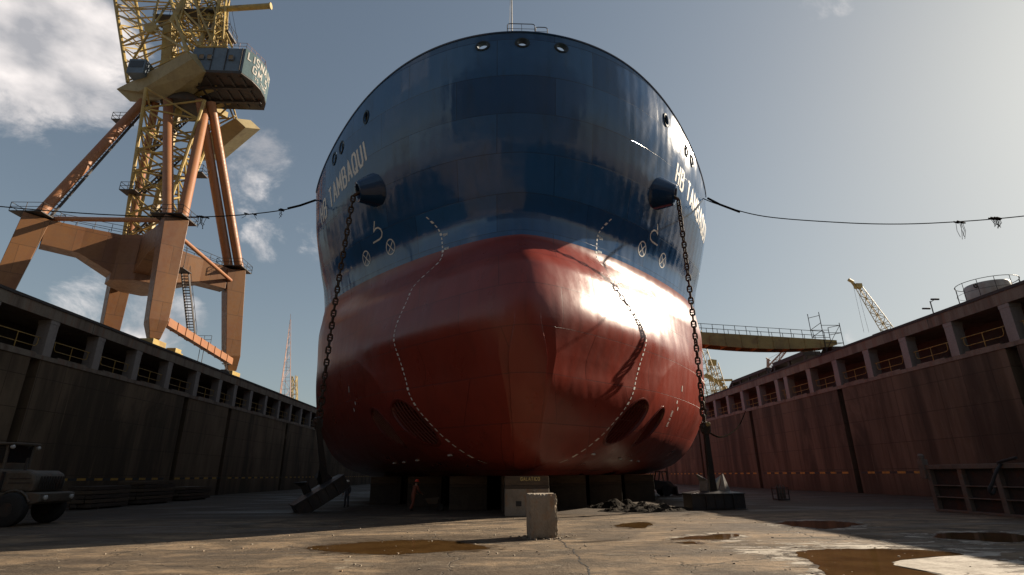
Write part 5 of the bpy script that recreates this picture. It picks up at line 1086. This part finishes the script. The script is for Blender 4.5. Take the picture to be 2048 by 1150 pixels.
# ------------------------------------------------------------------ people
def person(label,loc,rz,pose,cloth,helmet,sc=1.0):
    t=thing('person',label,'person',loc,rz); J={}; E=[]; Rr={}
    def j(n,p,r,par=None): J[n]=V(p); Rr[n]=r; E.append((par,n)) if par else None
    # x right of the body, y forward
    j('pelvis',(0,0,.95),.165); j('belly',(0,pose['lean']*.35,1.12),.155,'pelvis'); j('chest',(0,pose['lean']*.75,1.32),.18,'belly'); j('uchest',(0,pose['lean']*.95,1.42),.13,'chest'); j('neck',(0,pose['lean']*1.05,1.50),.058,'uchest'); j('head0',(0,pose['lean']*1.15,1.57),.085,'neck'); j('head1',(0,pose['lean']*1.25+.01,1.66),.098,'head0'); j('head2',(0,pose['lean']*1.25,1.73),.08,'head1')
    for s,nm in((-1,'l'),(1,'r')):
        sh=V((s*.19,pose['lean']*.92,1.42)); j('sh'+nm,sh,.082,'uchest'); el=sh+V(pose['el'+nm]); wr=el+V(pose['wr'+nm]); j('el'+nm,el,.058,'sh'+nm); j('wr'+nm,wr,.032,'el'+nm)
        d=(wr-el).normalized(); pl=wr+d*.07; j('pa'+nm,pl,.034,'wr'+nm); sd_=d.cross(V((0,1,0)) if abs(d.y)<.8 else V((0,0,1))).normalized()
        for k,(o_,L_) in enumerate(((-.033,.062),(-.011,.076),(.011,.080),(.033,.07))):
            m1=pl+sd_*o_+d*L_*.6; m2=m1+(d*.5+V((0,-.02,-.03)).normalized()*.5)*L_*.7; j('f%d%s'%(k,nm),m1,.0105,'pa'+nm); j('g%d%s'%(k,nm),m2,.009,'f%d%s'%(k,nm))
        th=wr+d*.03+sd_*-.045; j('t'+nm,th,.012,'wr'+nm); j('u'+nm,th+d*.045-sd_*.01,.010,'t'+nm)
        hp=V((s*.095,0,.88)); j('hp'+nm,hp,.105,'pelvis'); kn=hp+V(pose['kn'+nm]); an=kn+V(pose['an'+nm]); j('kn'+nm,kn,.08,'hp'+nm); j('an'+nm,an,.062,'kn'+nm); j('he'+nm,an+V((0,-.02,-.06)),.05,'an'+nm); j('to'+nm,an+V((0,.16,-.075)),.042,'he'+nm)
    names=list(J); me=bpy.data.meshes.new('body'); me.from_pydata([J[n] for n in names],[(names.index(a),names.index(b)) for a,b in E],[]); o=bpy.data.objects.new('body',me); COL.objects.link(o); o.parent=t
    sk=o.modifiers.new('skin','SKIN'); sk.use_smooth_shade=True
    for i,n in enumerate(names): v=me.skin_vertices[0].data[i]; v.radius=(Rr[n],Rr[n]*(.8 if n in('belly','chest','uchest','pelvis') else 1)); v.use_root=(i==0)
    ss=o.modifiers.new('subd','SUBSURF'); ss.levels=1; ss.render_levels=1
    dg=bpy.context.evaluated_depsgraph_get(); m2=bpy.data.meshes.new_from_object(o.evaluated_get(dg)); o.modifiers.clear(); o.data=m2
    for mm in(M['skin'],cloth,M['boot']): 
        m2.materials.append(mm)
    hands=[J['wrl'],J['wrr']]
    for p in m2.polygons:
        c=p.center; p.use_smooth=True
        near=min((c-h).length for h in(J['pal'],J['par']))<.12
        p.material_index= 2 if c.z<.13 else (0 if (c.z>1.5 or near) else 1)
    hd=J['head1']; 
    # face: nose, eyes, mouth, ears as small relief on the head
    mb=MB(); mb.add([hd+V((-.014,.098,.0)),hd+V((.014,.098,.0)),hd+V((0,.125,-.025)),hd+V((0,.095,.035))],[(0,1,2),(0,2,3),(1,3,2)])
    for s in(-1,1): mb.lathe([(.022,-.008),(.026,0),(.012,.01)],hd+V((s*.098,0,-.01)),8,Matrix.Rotation(math.pi/2,3,'Y'))
    mb.build('face_relief',M['skin'],t,world=False)
    mb=MB(); 
    for s in(-1,1): mb.lathe([(.011,0),(.006,.008)],hd+V((s*.034,.090,.012)),8,Matrix.Rotation(-math.pi/2,3,'X'))
    mb.box(hd+V((0,.092,-.052)),(.045,.008,.008)); mb.build('eyes_and_mouth',M['boot'],t,world=False)
    mb=MB(); mb.lathe([(.103,-.05),(.106,.0),(.10,.05)],hd+V((0,-.012,.03)),16); mb.build('hair',M['boot'],t,smooth=True,world=False)
    mb=MB(); mb.lathe([(.150,.0),(.132,.012),(.128,.05),(.115,.10),(.08,.14),(.03,.155),(.001,.157)],hd+V((0,0,.045)),20); mb.prism([hd+V((x,y,.045)) for x,y in((-.1,.1),(-.06,.19),(.06,.19),(.1,.1))],(0,0,.014)); mb.build('helmet',helmet,t,smooth=True,world=False)
    t.scale=(sc,)*3; return t
person('person in rust red work clothes and red helmet bending over a hand cart',(-4.87,36.7,0),R(-48),dict(lean=.18,ell=(-.10,.06,-.27),wrl=(.03,.22,-.14),elr=(.10,.06,-.27),wrr=(-.03,.22,-.14),knl=(-.02,.10,-.40),anl=(0,-.10,-.37),knr=(.02,-.06,-.41),anr=(0,-.20,-.34)),M['coverall_red'],M['helmet_red'],1.02)
person('person in dark work clothes and white helmet standing near the left anchor',(-10.4,42.3,0),R(160),dict(lean=.03,ell=(-.07,-.02,-.28),wrl=(-.0,.10,-.24),elr=(.07,-.02,-.28),wrr=(.0,.12,-.23),knl=(-.03,.03,-.42),anl=(-.01,-.04,-.37),knr=(.04,.02,-.42),anr=(.01,-.03,-.37)),M['coverall_dark'],M['helmet_white'],1.0)
t=thing('hand_cart','small dark hand cart pushed by the person with the red helmet','cart',(-3.85,36.95,0)); mb=MB(); mb.add([(-4.1,36.6,.72),(-3.2,36.6,.78),(-3.2,37.3,.78),(-4.1,37.3,.72),(-3.9,36.75,.4),(-3.35,36.75,.4),(-3.35,37.15,.4),(-3.9,37.15,.4)],[(0,1,5,4),(1,2,6,5),(2,3,7,6),(3,0,4,7),(4,5,6,7)]); mb.build('tray',M['grey'],t)
mb=MB()
for y in(36.68,37.22): mb.tube([(-4.55,y,.86),(-4.1,y,.66),(-3.3,y+(.2 if y<37 else -.2),.3)],.02,6); mb.tube([(-4.0,y,.6),(-4.0,y,.02)],.02,6)
mb.build('handle',M['steel_dark'],t); mb=MB(); mb.lathe([(.1,-.05),(.2,-.05),(.21,0),(.2,.05),(.1,.05)],(-3.15,36.95,.21),18,Matrix.Rotation(math.pi/2,3,'X')); mb.build('wheel',M['rubber'],t,smooth=True)
# scattered small stones
mb=MB(); rb=random.Random(21)
for k in range(300):
    x=rb.uniform(-12,13); y=rb.uniform(12,30); s_=rb.choice([.012,.018,.03]); mb.box((x,y,s_*.4),(s_*2,s_*1.5,s_),rz=rb.uniform(0,3))
tag(mb.build('loose_grit',M['concrete']),'loose grit and small stones strewn over the sunlit floor','grit',kind='stuff')
